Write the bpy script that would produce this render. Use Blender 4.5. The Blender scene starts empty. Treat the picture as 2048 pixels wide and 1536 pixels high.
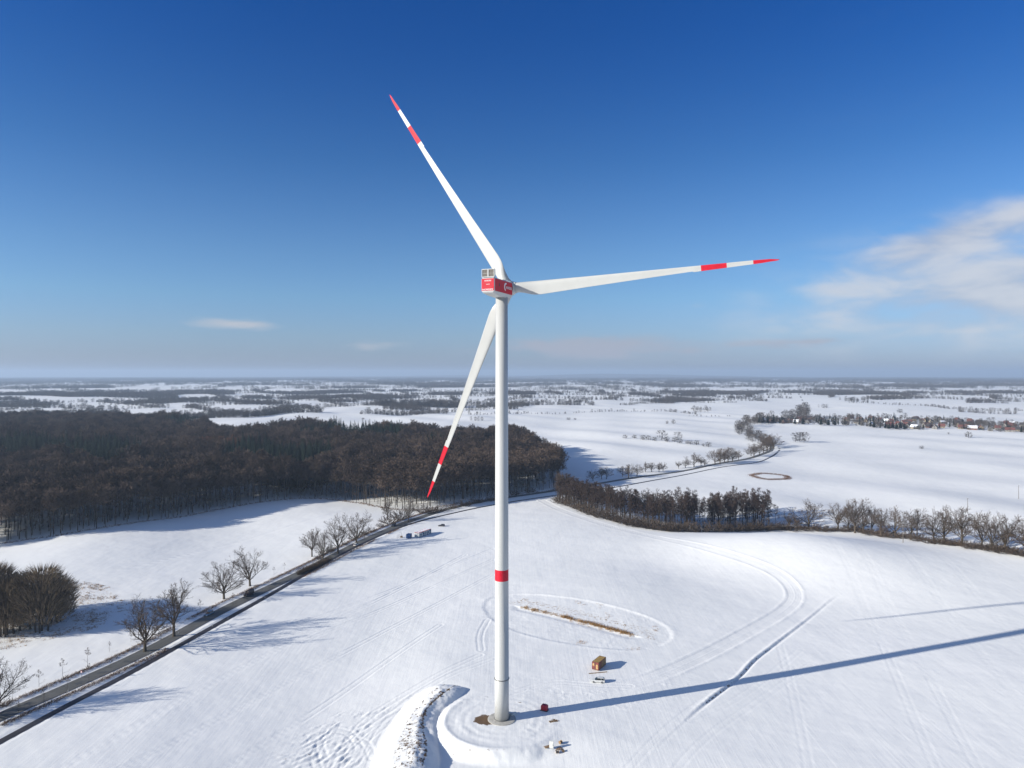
import bpy, bmesh, math, random
import numpy as np
from mathutils import Vector, Matrix

# ------------------------------------------------------------------ camera, sky, sun, exposure
scn = bpy.context.scene
COL = scn.collection
F, CX, CY, HOR, CAMZ = 1421.0, 1024.0, 768.0, 747.0, 100.4
PITCH = math.atan((CY - HOR) / F)
cam_d = bpy.data.cameras.new('camera'); cam = bpy.data.objects.new('camera', cam_d); COL.objects.link(cam)
cam_d.sensor_width = 36; cam_d.lens = F / 2048 * 36
cam_d.clip_start = 1; cam_d.clip_end = 120000
cam.location = (0, 0, CAMZ); cam.rotation_euler = (math.pi/2 - PITCH, 0, 0)
scn.camera = cam
scn.view_settings.view_transform = 'Standard'; scn.view_settings.look = 'None'
scn.view_settings.gamma = 1; scn.view_settings.exposure = 0.61
SUN_EL, SUN_AZ = math.radians(19.3), math.radians(18)     # shadows run towards +x, turned SUN_AZ towards +y
sd = Vector((math.cos(SUN_AZ)*math.cos(SUN_EL), math.sin(SUN_AZ)*math.cos(SUN_EL), -math.sin(SUN_EL)))
sl = bpy.data.lights.new('sun', 'SUN'); sl.energy = 4.6; sl.angle = math.radians(0.53); sl.color = (1.0, 0.945, 0.85)
so = bpy.data.objects.new('sun', sl); COL.objects.link(so)
so.rotation_euler = sd.to_track_quat('-Z', 'Y').to_euler(); so.location = (-300, -100, 300)
scn.cycles.max_bounces = 4; scn.cycles.diffuse_bounces = 2; scn.cycles.glossy_bounces = 2
scn.cycles.transparent_max_bounces = 4; scn.cycles.volume_bounces = 0; scn.cycles.use_denoising = True

world = bpy.data.worlds.new('World'); scn.world = world; world.use_nodes = True
nt = world.node_tree; nt.nodes.clear()
class NB:
    def __init__(s, t): s.t = t
    def n(s, ty, **kw):
        x = s.t.nodes.new(ty)
        for k, v in kw.items(): setattr(x, k, v)
        return x
    def link(s, a, b): s.t.links.new(a, b)
    def put(s, sock, v):
        if isinstance(v, bpy.types.NodeSocket): s.link(v, sock)
        else: sock.default_value = v
    def m(s, op, a, b=0.0, c=0.0, clamp=False):
        x = s.n('ShaderNodeMath', operation=op, use_clamp=clamp)
        s.put(x.inputs[0], a); s.put(x.inputs[1], b)
        if len(x.inputs) > 2: s.put(x.inputs[2], c)
        return x.outputs[0]
    def step(s, v, a, b, lo=0.0, hi=1.0):
        x = s.n('ShaderNodeMapRange', interpolation_type='SMOOTHSTEP'); s.put(x.inputs[0], v)
        x.inputs[1].default_value = a; x.inputs[2].default_value = b; x.inputs[3].default_value = lo; x.inputs[4].default_value = hi
        return x.outputs[0]
    def mix(s, f, a, b):
        x = s.n('ShaderNodeMix', data_type='RGBA'); s.put(x.inputs[0], f)
        s.put(x.inputs[6], a if isinstance(a, bpy.types.NodeSocket) else (*a, 1)); s.put(x.inputs[7], b if isinstance(b, bpy.types.NodeSocket) else (*b, 1))
        return x.outputs[2]
    def noise(s, vec, scale, detail=3, rough=0.55, dist=0.0):
        x = s.n('ShaderNodeTexNoise'); s.link(vec, x.inputs['Vector'])
        x.inputs['Scale'].default_value = scale; x.inputs['Detail'].default_value = detail
        x.inputs['Roughness'].default_value = rough; x.inputs['Distortion'].default_value = dist
        return x.outputs['Fac']
    def mapping(s, vec, scale=(1, 1, 1), rot=(0, 0, 0), loc=(0, 0, 0)):
        x = s.n('ShaderNodeMapping'); s.link(vec, x.inputs[0])
        x.inputs['Scale'].default_value = scale; x.inputs['Rotation'].default_value = rot; x.inputs['Location'].default_value = loc
        return x.outputs[0]
b = NB(nt)
SKY = b.n('ShaderNodeTexSky', sky_type='NISHITA', sun_disc=False, sun_elevation=SUN_EL,
          sun_rotation=math.radians(252), altitude=100, air_density=1.0, dust_density=0.6, ozone_density=3.0)
hs = b.n('ShaderNodeHueSaturation'); hs.inputs['Saturation'].default_value = 1.0; b.link(SKY.outputs[0], hs.inputs['Color'])
tc = b.n('ShaderNodeTexCoord'); sx = b.n('ShaderNodeSeparateXYZ'); b.link(tc.outputs['Generated'], sx.inputs[0])
az = b.m('ARCTAN2', sx.outputs[0], sx.outputs[1]); el = b.m('ARCSINE', sx.outputs[2])
cv = b.n('ShaderNodeCombineXYZ'); b.link(az, cv.inputs[0]); b.link(el, cv.inputs[1])
def cblob(a0, e0, wa, we, tilt=0.0):
    da = b.m('SUBTRACT', az, math.radians(a0)); de = b.m('SUBTRACT', el, math.radians(e0))
    de = b.m('SUBTRACT', de, b.m('MULTIPLY', da, tilt))
    q = b.m('ADD', b.m('POWER', b.m('DIVIDE', da, math.radians(wa)), 2), b.m('POWER', b.m('DIVIDE', de, math.radians(we)), 2))
    return b.m('EXPONENT', b.m('MULTIPLY', q, -1))
n1 = b.noise(b.mapping(cv.outputs[0], (6, 17, 1), rot=(0, 0, -0.12), loc=(3.1, 1.7, 0.4)), 1.6, 6, 0.5, 0.25)
n2 = b.noise(b.mapping(cv.outputs[0], (9, 40, 1), loc=(1.1, 4.7, 0.2)), 1.4, 5, 0.55, 0.3)
big = b.m('ADD', b.m('MULTIPLY', cblob(37.5, 5.7, 15.5, 3.6, 0.05), 1.25), b.m('MULTIPLY', cblob(30.5, 9.3, 4.5, 1.6, 0.2), 0.55))
big = b.m('ADD', big, b.m('MULTIPLY', cblob(37, 10.6, 8, 1.2, 0.25), 0.6))
cbig = b.m('MULTIPLY', b.step(b.m('ADD', big, b.m('MULTIPLY', b.m('MULTIPLY', b.m('SUBTRACT', n1, 0.5), 2.1), b.m('MULTIPLY', big, 2.2, clamp=True))), 0.04, 1.25), 0.85)
sm = b.m('ADD', cblob(-21.5, 3.7, 3.4, 0.55), b.m('MULTIPLY', cblob(-10.5, 2.2, 3.5, 0.5), 0.75))
sm = b.m('ADD', sm, b.m('MULTIPLY', cblob(14.7, 5.3, 1.7, 0.5, 0.1), 0.6))
csm = b.m('MULTIPLY', 2.1, b.m('MULTIPLY', b.step(b.m('ADD', sm, b.m('MULTIPLY', b.m('MULTIPLY', b.m('SUBTRACT', n2, 0.5), 1.6), b.m('MULTIPLY', sm, 3.0, clamp=True))), 0.25, 1.2), 0.42))
bank = b.m('ADD', cblob(7, 2.1, 7.5, 0.75), b.m('MULTIPLY', cblob(21, 2.3, 4, 0.35), 0.6))
cbank = b.m('MULTIPLY', b.step(b.m('ADD', bank, b.m('MULTIPLY', b.m('MULTIPLY', b.m('SUBTRACT', n2, 0.5), 1.8), b.m('MULTIPLY', bank, 3.0, clamp=True))), 0.0, 0.75), 0.85)
wisp = b.m('MULTIPLY', b.step(n1, 0.52, 0.85), b.m('MULTIPLY', b.step(el, 0.0, 0.5, 1, 0.25), b.step(az, -0.9, 0.6, 0.15, 0.4)))
grd = b.n('ShaderNodeValToRGB'); b.link(b.step(el, 0.0, 0.5), grd.inputs[0]); grd.color_ramp.interpolation = 'LINEAR'
for i_, (p_, c_) in enumerate(((0.0, (0.50, 0.60, 1.0)), (0.03, (0.52, 0.64, 0.95)), (0.11, (0.50, 0.68, 0.93)), (0.25, (0.43, 0.63, 0.88)), (0.6, (0.22, 0.475, 0.79)), (1.0, (0.055, 0.33, 0.76)))):
    e_ = grd.color_ramp.elements[i_] if i_ < 2 else grd.color_ramp.elements.new(p_)
    e_.position = p_; e_.color = (*c_, 1)
gx_ = b.n('ShaderNodeMix', data_type='RGBA', blend_type='MULTIPLY'); gx_.inputs[0].default_value = 1
b.link(hs.outputs[0], gx_.inputs[6]); b.link(grd.outputs[0], gx_.inputs[7])
sky_fill = b.m('MULTIPLY', 0.55, b.m('MAXIMUM', b.step(b.m('ABSOLUTE', az), 0.95, 1.7), b.step(el, 0.62, 0.95)))  # added fill: unseen sky at the sides, behind and overhead whitened to lift shadows
c0 = b.mix(sky_fill, gx_.outputs[2], b.mix(0.35, SKY.outputs[0], (1.9, 2.0, 2.2)))
c1 = b.mix(b.m('MULTIPLY', b.m('MULTIPLY', wisp, 0.10), b.step(az, 0.0, 0.6)), c0, (2.2, 2.7, 3.7))
c1 = b.mix(cbank, c1, (2.75, 2.9, 3.45))
c1 = b.mix(csm, c1, (3.8, 3.85, 4.1))
c1 = b.mix(cbig, c1, b.mix(b.step(n1, 0.35, 0.62), (3.0, 3.3, 4.0), (4.3, 4.4, 4.7)))
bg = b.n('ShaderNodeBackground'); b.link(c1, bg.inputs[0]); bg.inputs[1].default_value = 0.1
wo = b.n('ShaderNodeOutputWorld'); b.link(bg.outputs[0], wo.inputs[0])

# ------------------------------------------------------------------ helpers
rng = np.random.default_rng(7); R_ = random.Random(11)
def G(px, py, z=None):
    """the point of the ground seen at photo pixel (px, py)"""
    a = (px - CX) / F; u = -(py - CY) / F
    c, s = math.cos(PITCH), math.sin(PITCH)
    dy, dz = c + u*s, -s + u*c
    h = 0.0 if z is None else z
    for _ in range(12):
        t = (CAMZ - h) / -dz
        x, y = a*t, dy*t
        if z is not None: break
        h = 0.5*h + 0.5*float(hbase(np.array([x]), np.array([y]))[0])
    return x, y
def GP(pts): return np.array([G(*p) for p in pts])
def sstep(x, a, b_):
    t = np.clip((x - a) / (b_ - a), 0, 1); return t*t*(3 - 2*t)
def gauss(x, y, cx, cy, sx_, sy_): return np.exp(-((x-cx)/sx_)**2 - ((y-cy)/sy_)**2)
_ph = np.random.default_rng(3)
_W = [(_ph.uniform(0, 6.28), _ph.uniform(0, 6.28), _ph.uniform(0.7, 1.3)) for _ in range(14)]
_LT = np.random.default_rng(12).random((256, 256))
def lattice(x, y, seed):
    x = np.asarray(x, float) + 37.7*seed; y = np.asarray(y, float) - 91.3*seed
    i = np.floor(x).astype(int); j = np.floor(y).astype(int); u = x-i; v = y-j; u = u*u*(3-2*u); v = v*v*(3-2*v)
    a, c, d, e = _LT[j % 256, i % 256], _LT[j % 256, (i+1) % 256], _LT[(j+1) % 256, i % 256], _LT[(j+1) % 256, (i+1) % 256]
    return (a*(1-u) + c*u)*(1-v) + (d*(1-u) + e*u)*v
def waves(x, y, wl, i):
    if wl <= 22:
        c_, s_ = math.cos(i+.6), math.sin(i+.6); k = 2.1/wl; X = (x*c_ + y*s_)*k; Y = (y*c_ - x*s_)*k
        return ((lattice(X, Y, i+1) - .5)*1.25 + (lattice(X*2.1, Y*2.1, i+9) - .5)*.65 + (lattice(X*4.3, Y*4.3, i+17) - .5)*.35)
    v = 0
    for k in range(i, i+4):
        th, ph, q = _W[k]; w = 2*math.pi/(wl*q)
        v = v + np.sin((x*math.cos(th) + y*math.sin(th))*w + ph)
    return v/4
def hbase(x, y):
    d = np.hypot(x, y)
    near = sstep(d, 230, 420)
    h = 2.1*waves(x, y, 125, 0)*sstep(d, 215, 380)*(1 - sstep(d, 2500, 4000))
    h = h + 8.5*np.exp(-((y - (368 + 0.10*(x-150)))/52)**2)*sstep(x, 70, 180)
    h = h - 3.0*np.exp(-((y - 470)/45)**2)*sstep(x, 70, 200)
    h = h + 5.5*gauss(x, y, 128, 398, 62, 34) + 7.5*gauss(x, y, 318, 330, 105, 55) - 2.0*gauss(x, y, 215, 385, 45, 30) + 2.2*gauss(x, y, 190, 235, 60, 45)
    h = h + 4.0*gauss(x, y, 10, 455, 80, 60) + 1.6*gauss(x, y, 60, 330, 50, 40)
    h = h + 3.5*waves(x, y, 420, 4)*sstep(d, 650, 1000)*(1 - sstep(d, 3000, 5000))
    h = h + 9*waves(x, y, 1500, 8)*sstep(d, 1900, 3500)
    h = h + 8*waves(x, y, 3800, 2)*sstep(d, 5000, 9000)
    h = h + 95*gauss(x, y, 3200, 21000, 2600, 1500) + 45*gauss(x, y, -1500, 24000, 4200, 1500)
    h = h - 1.4*sstep(-x, 12, 60)*(1 - sstep(d, 300, 420)) 
    return h - d*d/(2*6.371e6*7/6)
def dpoly(x, y, P, closed=False):
    best = np.full(x.shape, 1e9); par = np.zeros(x.shape); sgn = np.zeros(x.shape); acc = 0.0
    Q = list(P) + ([P[0]] if closed else [])
    for a, c in zip(Q[:-1], Q[1:]):
        ax, ay = a[0], a[1]; bx_, by_ = c[0]-ax, c[1]-ay; L2 = bx_*bx_ + by_*by_ + 1e-9; L = math.sqrt(L2)
        t = np.clip(((x-ax)*bx_ + (y-ay)*by_)/L2, 0, 1)
        dd = np.hypot(x-ax-t*bx_, y-ay-t*by_); m = dd < best
        best = np.where(m, dd, best); par = np.where(m, acc + t*L, par)
        sgn = np.where(m, np.sign(bx_*(y-ay) - by_*(x-ax)), sgn); acc += L
    return best, par, sgn
def inside(x, y, P):
    r = np.zeros(x.shape, bool); n = len(P); j = n-1
    for i in range(n):
        xi, yi, xj, yj = P[i][0], P[i][1], P[j][0], P[j][1]
        r ^= ((yi > y) != (yj > y)) & (x < (xj-xi)*(y-yi)/(yj-yi+1e-12) + xi); j = i
    return r
def smooth(P, n=2):
    P = [tuple(p) for p in P]
    for _ in range(n):
        Q = [P[0]]
        for a, c in zip(P[:-1], P[1:]):
            Q.append((a[0]*.75+c[0]*.25, a[1]*.75+c[1]*.25)); Q.append((a[0]*.25+c[0]*.75, a[1]*.25+c[1]*.75))
        Q.append(P[-1]); P = Q
    return P
def resample(P, step):
    P = np.array(P); L = np.r_[0, np.cumsum(np.hypot(*np.diff(P, axis=0).T))]
    s = np.arange(0, L[-1], step)
    return np.c_[np.interp(s, L, P[:, 0]), np.interp(s, L, P[:, 1])]
def tag(o, label=None, cat=None, group=None, kind=None):
    for k, v in (('label', label), ('category', cat), ('group', group), ('kind', kind)):
        if v: o[k] = v
    return o
def mesh_np(name, V, faces, mats, midx=None, smooth_=False):
    me = bpy.data.meshes.new(name); me.from_pydata([tuple(v) for v in V] if not isinstance(V, list) else V, [], faces)
    for m_ in (mats if isinstance(mats, (list, tuple)) else [mats]): me.materials.append(m_)
    if midx is not None: me.polygons.foreach_set('material_index', midx)
    if smooth_: me.polygons.foreach_set('use_smooth', [True]*len(me.polygons))
    me.update(); return me
def link(name, data, parent=None, loc=None):
    o = bpy.data.objects.new(name, data); COL.objects.link(o)
    if parent: o.parent = parent
    if loc is not None: o.location = loc
    return o
def fastmesh(name, V, T, mat, k=3):
    """V (n,3) float array, T (m,k) int array"""
    me = bpy.data.meshes.new(name); V = np.asarray(V, np.float32); T = np.asarray(T, np.int32)
    me.vertices.add(len(V)); me.vertices.foreach_set('co', V.ravel())
    me.loops.add(T.size); me.loops.foreach_set('vertex_index', T.ravel())
    me.polygons.add(len(T)); me.polygons.foreach_set('loop_start', np.arange(0, T.size, k, dtype=np.int32))
    try: me.polygons.foreach_set('loop_total', np.full(len(T), k, np.int32))
    except Exception: pass
    for m_ in (mat if isinstance(mat, (list, tuple)) else [mat]): me.materials.append(m_)
    me.update(calc_edges=True); me.validate(); return me
class MB:
    """collects boxes, tubes, prisms into one mesh"""
    def __init__(s): s.V = []; s.Fc = []; s.M = []
    def add(s, vs, fs, m=0):
        o = len(s.V); s.V += [tuple(v) for v in vs]; s.Fc += [tuple(i+o for i in f) for f in fs]; s.M += [m]*len(fs)
    def box(s, c, sz, rz=0.0, m=0, taper=1.0):
        x, y, z = sz[0]/2, sz[1]/2, sz[2]/2; vs = []
        for k, (i, j) in ((kk, ij) for kk in (-1, 1) for ij in ((-1, -1), (1, -1), (1, 1), (-1, 1))):
            q = taper if k > 0 else 1.0; X, Y = i*x*q, j*y*q
            vs.append((c[0] + X*math.cos(rz) - Y*math.sin(rz), c[1] + X*math.sin(rz) + Y*math.cos(rz), c[2] + k*z))
        s.add(vs, [(3, 2, 1, 0), (4, 5, 6, 7), (0, 1, 5, 4), (1, 2, 6, 5), (2, 3, 7, 6), (3, 0, 4, 7)], m)
    def rings(s, rings, m=0, cap=True, ms=None):
        o = len(s.V); n = len(rings[0])
        for r in rings: s.V += [tuple(v) for v in r]
        for k in range(len(rings)-1):
            for i in range(n):
                j = (i+1) % n; s.Fc.append((o+k*n+i, o+k*n+j, o+(k+1)*n+j, o+(k+1)*n+i)); s.M.append(ms[k] if ms else m)
        if cap:
            s.Fc.append(tuple(o+i for i in reversed(range(n)))); s.M.append(m)
            s.Fc.append(tuple(o+(len(rings)-1)*n+i for i in range(n))); s.M.append(ms[-1] if ms else m)
    def tube(s, P, Rr, n=6, m=0, cap=True):
        P = [Vector(p) for p in P]; rr = []
        for i, p in enumerate(P):
            d = (P[min(i+1, len(P)-1)] - P[max(i-1, 0)]).normalized()
            a = d.cross(Vector((0.31, 0.95, 0.05))).normalized(); c = d.cross(a)
            rr.append([p + (a*math.cos(2*math.pi*k/n) + c*math.sin(2*math.pi*k/n))*Rr[i] for k in range(n)])
        s.rings(rr, m, cap)
    def lathe(s, prof, n=32, c=(0, 0, 0), m=0, ms=None):
        s.rings([[(c[0]+r*math.cos(2*math.pi*k/n), c[1]+r*math.sin(2*math.pi*k/n), c[2]+z) for k in range(n)] for r, z in prof], m, True, ms)
    def mesh(s, name, mats, sm=False):
        return mesh_np(name, s.V, s.Fc, mats, s.M, sm)
    def build(s, name, mats, parent=None, sm=False, bevel=0):
        o = link(name, s.mesh(name, mats, sm), parent)
        if bevel:
            md = o.modifiers.new('edge', 'BEVEL'); md.width = bevel; md.segments = 2; md.limit_method = 'ANGLE'
        return o
def empty(name, loc, rz=0.0, scale=1.0):
    o = link(name, None, None, loc); o.rotation_euler = (0, 0, rz); o.scale = (scale,)*3 if not isinstance(scale, tuple) else scale
    o.empty_display_size = 0.5; return o
def copy_tree(o, parent=None):
    c = o.copy(); COL.objects.link(c)
    if parent: c.parent = parent
    for ch in list(KIDS.get(o.name, [])): copy_tree(ch, c)
    return c
KIDS = {}

def mat(name, col, rough=0.6, var=0.0, scale=5.0, metal=0.0, col2=None, bump=0.0, spec=None, stretch=(1, 1, 1), coords='Object'):
    m_ = bpy.data.materials.new(name); m_.use_nodes = True; q = NB(m_.node_tree); P = m_.node_tree.nodes['Principled BSDF']
    P.inputs['Roughness'].default_value = rough; P.inputs['Metallic'].default_value = metal
    if spec is not None: P.inputs['Specular IOR Level'].default_value = spec
    if var or col2 or bump:
        t = q.n('ShaderNodeTexCoord'); v = q.mapping(t.outputs[coords], stretch); nz = q.noise(v, scale, 4)
        c2 = col2 or tuple(c*(1-var) for c in col)
        q.link(q.mix(q.step(nz, 0.35, 0.65), col, c2), P.inputs['Base Color'])
        if bump:
            bp = q.n('ShaderNodeBump'); bp.inputs['Strength'].default_value = 0.6; bp.inputs['Distance'].default_value = bump
            q.link(nz, bp.inputs['Height']); q.link(bp.outputs[0], P.inputs['Normal'])
    else: P.inputs['Base Color'].default_value = (*col, 1)
    return m_
def mat_tree(name, col, col2):
    """bark or twig colour that differs a little from one tree to the next"""
    m_ = bpy.data.materials.new(name); m_.use_nodes = True; q = NB(m_.node_tree); P = m_.node_tree.nodes['Principled BSDF']
    oi = q.n('ShaderNodeObjectInfo'); g = q.n('ShaderNodeNewGeometry'); nz = q.noise(g.outputs['Position'], 0.018, 3)
    f = q.m('ADD', q.m('MULTIPLY', q.m('POWER', oi.outputs['Random'], 1.6), 0.8), q.m('MULTIPLY', q.step(nz, 0.4, 0.65), 0.35), clamp=True)
    q.link(q.mix(f, col, col2), P.inputs['Base Color']); P.inputs['Roughness'].default_value = 0.9
    P.inputs['Specular IOR Level'].default_value = 0.1
    return m_
M = dict(
    tower=mat('tower_paint', (0.49, 0.495, 0.48), 0.35, 0.06, 0.35, stretch=(1, 1, 0.15)),
    blade=mat('blade_paint', (0.48, 0.485, 0.465), 0.4, 0.05, 0.2),
    red=mat('red_paint', (0.56, 0.008, 0.026), 0.55, 0.12, 0.6, spec=.25),
    dred=mat('dark_red_paint', (0.38, 0.008, 0.022), 0.5),
    lett=mat('white_lettering', (0.72, 0.72, 0.72), 0.5),
    grille=mat('cooler_mesh', (0.16, 0.145, 0.125), 0.8, 0.25, 3),
    nac=mat('nacelle_shell', (0.48, 0.49, 0.48), 0.45, 0.05, 0.5),
    flange=mat('flange_steel', (0.12, 0.12, 0.12), 0.6),
    pole=mat('pole_wood', (.16, .14, .12), .9),
    conc=mat('foundation_concrete', (0.50, 0.48, 0.43), 0.85, 0.25, 1.5),
    asphalt=None,
    bark=mat_tree('grey_brown_bark', (0.070, 0.058, 0.044), (0.105, 0.084, 0.062)),
    twig=mat_tree('brown_twigs', (0.080, 0.061, 0.048), (0.115, 0.085, 0.064)),
    fbark=mat_tree('beech_bark', (0.042, 0.035, 0.030), (0.085, 0.070, 0.055)),
    ftwig=mat_tree('beech_twigs', (0.042, 0.032, 0.028), (0.160, 0.117, 0.090)),
    larch=mat_tree('rusty_twigs', (0.19, 0.10, 0.06), (0.16, 0.085, 0.055)),
    atwig=mat_tree('purple_brown_twigs', (0.058, 0.042, 0.038), (0.10, 0.073, 0.062)),
    fartwig=mat_tree('grey_twigs', (0.060, 0.054, 0.052), (0.105, 0.090, 0.078)),
    willow=mat_tree('olive_twigs', (0.19, 0.145, 0.095), (0.15, 0.115, 0.078)),
    needle=mat_tree('spruce_needles', (0.006, 0.014, 0.010), (0.012, 0.022, 0.014)),
    straw=mat_tree('dry_reed', (0.34, 0.20, 0.075), (0.24, 0.14, 0.06)),
    scrub=mat_tree('verge_scrub', (0.13, 0.075, 0.05), (0.20, 0.125, 0.075)),
    glass=mat('dark_glass', (0.012, 0.014, 0.018), 0.08),
    tyre=mat('tyre_rubber', (0.02, 0.02, 0.02), 0.8),
    rim=mat('wheel_metal', (0.35, 0.35, 0.36), 0.35, metal=0.8),
    snowcap=mat('snow_cap', (0.82, 0.85, 0.9), 0.8, 0.04, 1.0),
    wood=mat('raw_wood', (0.32, 0.20, 0.10), 0.85, 0.4, 3),
    dark=mat('dark_plastic', (0.03, 0.03, 0.035), 0.6),
    white=mat('white_sheet', (0.74, 0.74, 0.7), 0.6, 0.06, 2),
    steel=mat('galvanised_steel', (0.3, 0.31, 0.32), 0.5, metal=0.3),
)

# ------------------------------------------------------------------ layout lines, traced where they lie on the ground
ROAD = smooth(GP([(-260, 1560), (-120, 1490), (0, 1432), (150, 1368), (300, 1300), (420, 1232), (520, 1183), (620, 1136), (700, 1094), (770, 1062), (840, 1034), (900, 1015), (1000, 996),
                  (1090, 984), (1180, 970), (1290, 952), (1400, 935), (1480, 921), (1535, 906), (1548, 893), (1535, 880), (1500, 866), (1490, 852), (1525, 841), (1580, 832), (1620, 822), (1608, 806), (1600, 792)]), 2)
PATH = smooth(GP([(-200, 1590), (-100, 1535), (0, 1483), (130, 1412), (262, 1345), (400, 1267), (520, 1200), (640, 1130), (720, 1088), (800, 1054), (860, 1036), (935, 1019), (1000, 1007), (1070, 996),
                  (1150, 985), (1230, 975), (1310, 960), (1400, 942), (1500, 928), (1535, 918), (1552, 908), (1560, 898), (1556, 893)]), 2)
TRACK = smooth(GP([(1085, 1001), (1130, 1024), (1200, 1048), (1280, 1066), (1360, 1084), (1440, 1103), (1510, 1125), (1560, 1148), (1588, 1176), (1592, 1200), (1560, 1228), (1500, 1262), (1430, 1300), (1350, 1338), (1270, 1368), (1180, 1390), (1110, 1402), (1060, 1415)]), 2)
OVAL = smooth(GP([(962, 1216), (966, 1200), (990, 1190), (1040, 1186), (1110, 1190), (1190, 1202), (1270, 1222), (1325, 1243), (1352, 1266), (1345, 1284), (1310, 1298), (1260, 1303), (1180, 1296), (1080, 1280), (1010, 1258), (975, 1236)]), 2)
REED = smooth(GP([(1046, 1214), (1100, 1226), (1180, 1246), (1262, 1268)]), 1)
SCARP = smooth(GP([(1300, 1505), (1345, 1462), (1375, 1436), (1392, 1421), (1420, 1398), (1455, 1372), (1482, 1350), (1505, 1322), (1540, 1296), (1590, 1258), (1640, 1218), (1665, 1196), (1690, 1186)]), 2)
ML = smooth(GP([(935, 1376), (905, 1368), (865, 1366), (815, 1392), (785, 1430), (758, 1470), (738, 1520), (728, 1570), (722, 1640)]), 2)
MR = smooth(GP([(935, 1377), (922, 1393), (890, 1412), (872, 1432), (874, 1466), (884, 1500), (872, 1545), (862, 1600), (850, 1640)]), 2)
MOUND = list(ML) + list(reversed(MR))
MEADOW = smooth(GP([(60, 1190), (150, 1160), (230, 1175), (262, 1200), (240, 1235), (180, 1262), (100, 1278), (20, 1300), (-60, 1300), (-60, 1190)]), 1)
TB = (-2.97, 205.0)
CHURN = GP([(505, 1510), (580, 1440), (700, 1400), (830, 1370), (870, 1380), (790, 1430), (745, 1480), (735, 1536), (560, 1540)])
LINES = [GP(p) for p in ([(560, 1262), (985, 1098)], [(600, 1285), (985, 1120)], [(0, 1610), (480, 1330), (930, 1110)], [(200, 1560), (600, 1345), (985, 1150)],
        [(330, 1600), (880, 1250)], [(1660, 1080), (1722, 1180), (1900, 1600)], [(1690, 1080), (1770, 1180), (1990, 1600)], [(1770, 1085), (1870, 1180), (2160, 1560)], [(1850, 1095), (1960, 1190), (2240, 1500)],
        [(1560, 1290), (1590, 1400), (1630, 1600)], [(1380, 1440), (1480, 1400), (1600, 1300)], [(640, 1600), (700, 1440), (830, 1370), (960, 1310)], [(690, 1600), (760, 1430), (860, 1365), (985, 1318)],
        [(962, 1300), (958, 1270), (975, 1240)], [(1010, 1390), (1100, 1362), (1180, 1370), (1260, 1372)], [(1300, 1600), (1400, 1480), (1520, 1400), (1620, 1330)], [(1245, 1545), (1340, 1450), (1400, 1405)],
        [(0, 1215), (420, 1098), (700, 1020)], [(-20, 1140), (300, 1085), (560, 1030)],
        [(648, 1500), (636, 1470), (660, 1445), (700, 1450), (722, 1480), (700, 1512), (660, 1515)], [(640, 1530), (625, 1495), (650, 1462), (730, 1462), (745, 1500)], [(610, 1560), (720, 1450), (850, 1378)], [(630, 1570), (740, 1452), (858, 1384)], [(655, 1575), (735, 1480)])]

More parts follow.
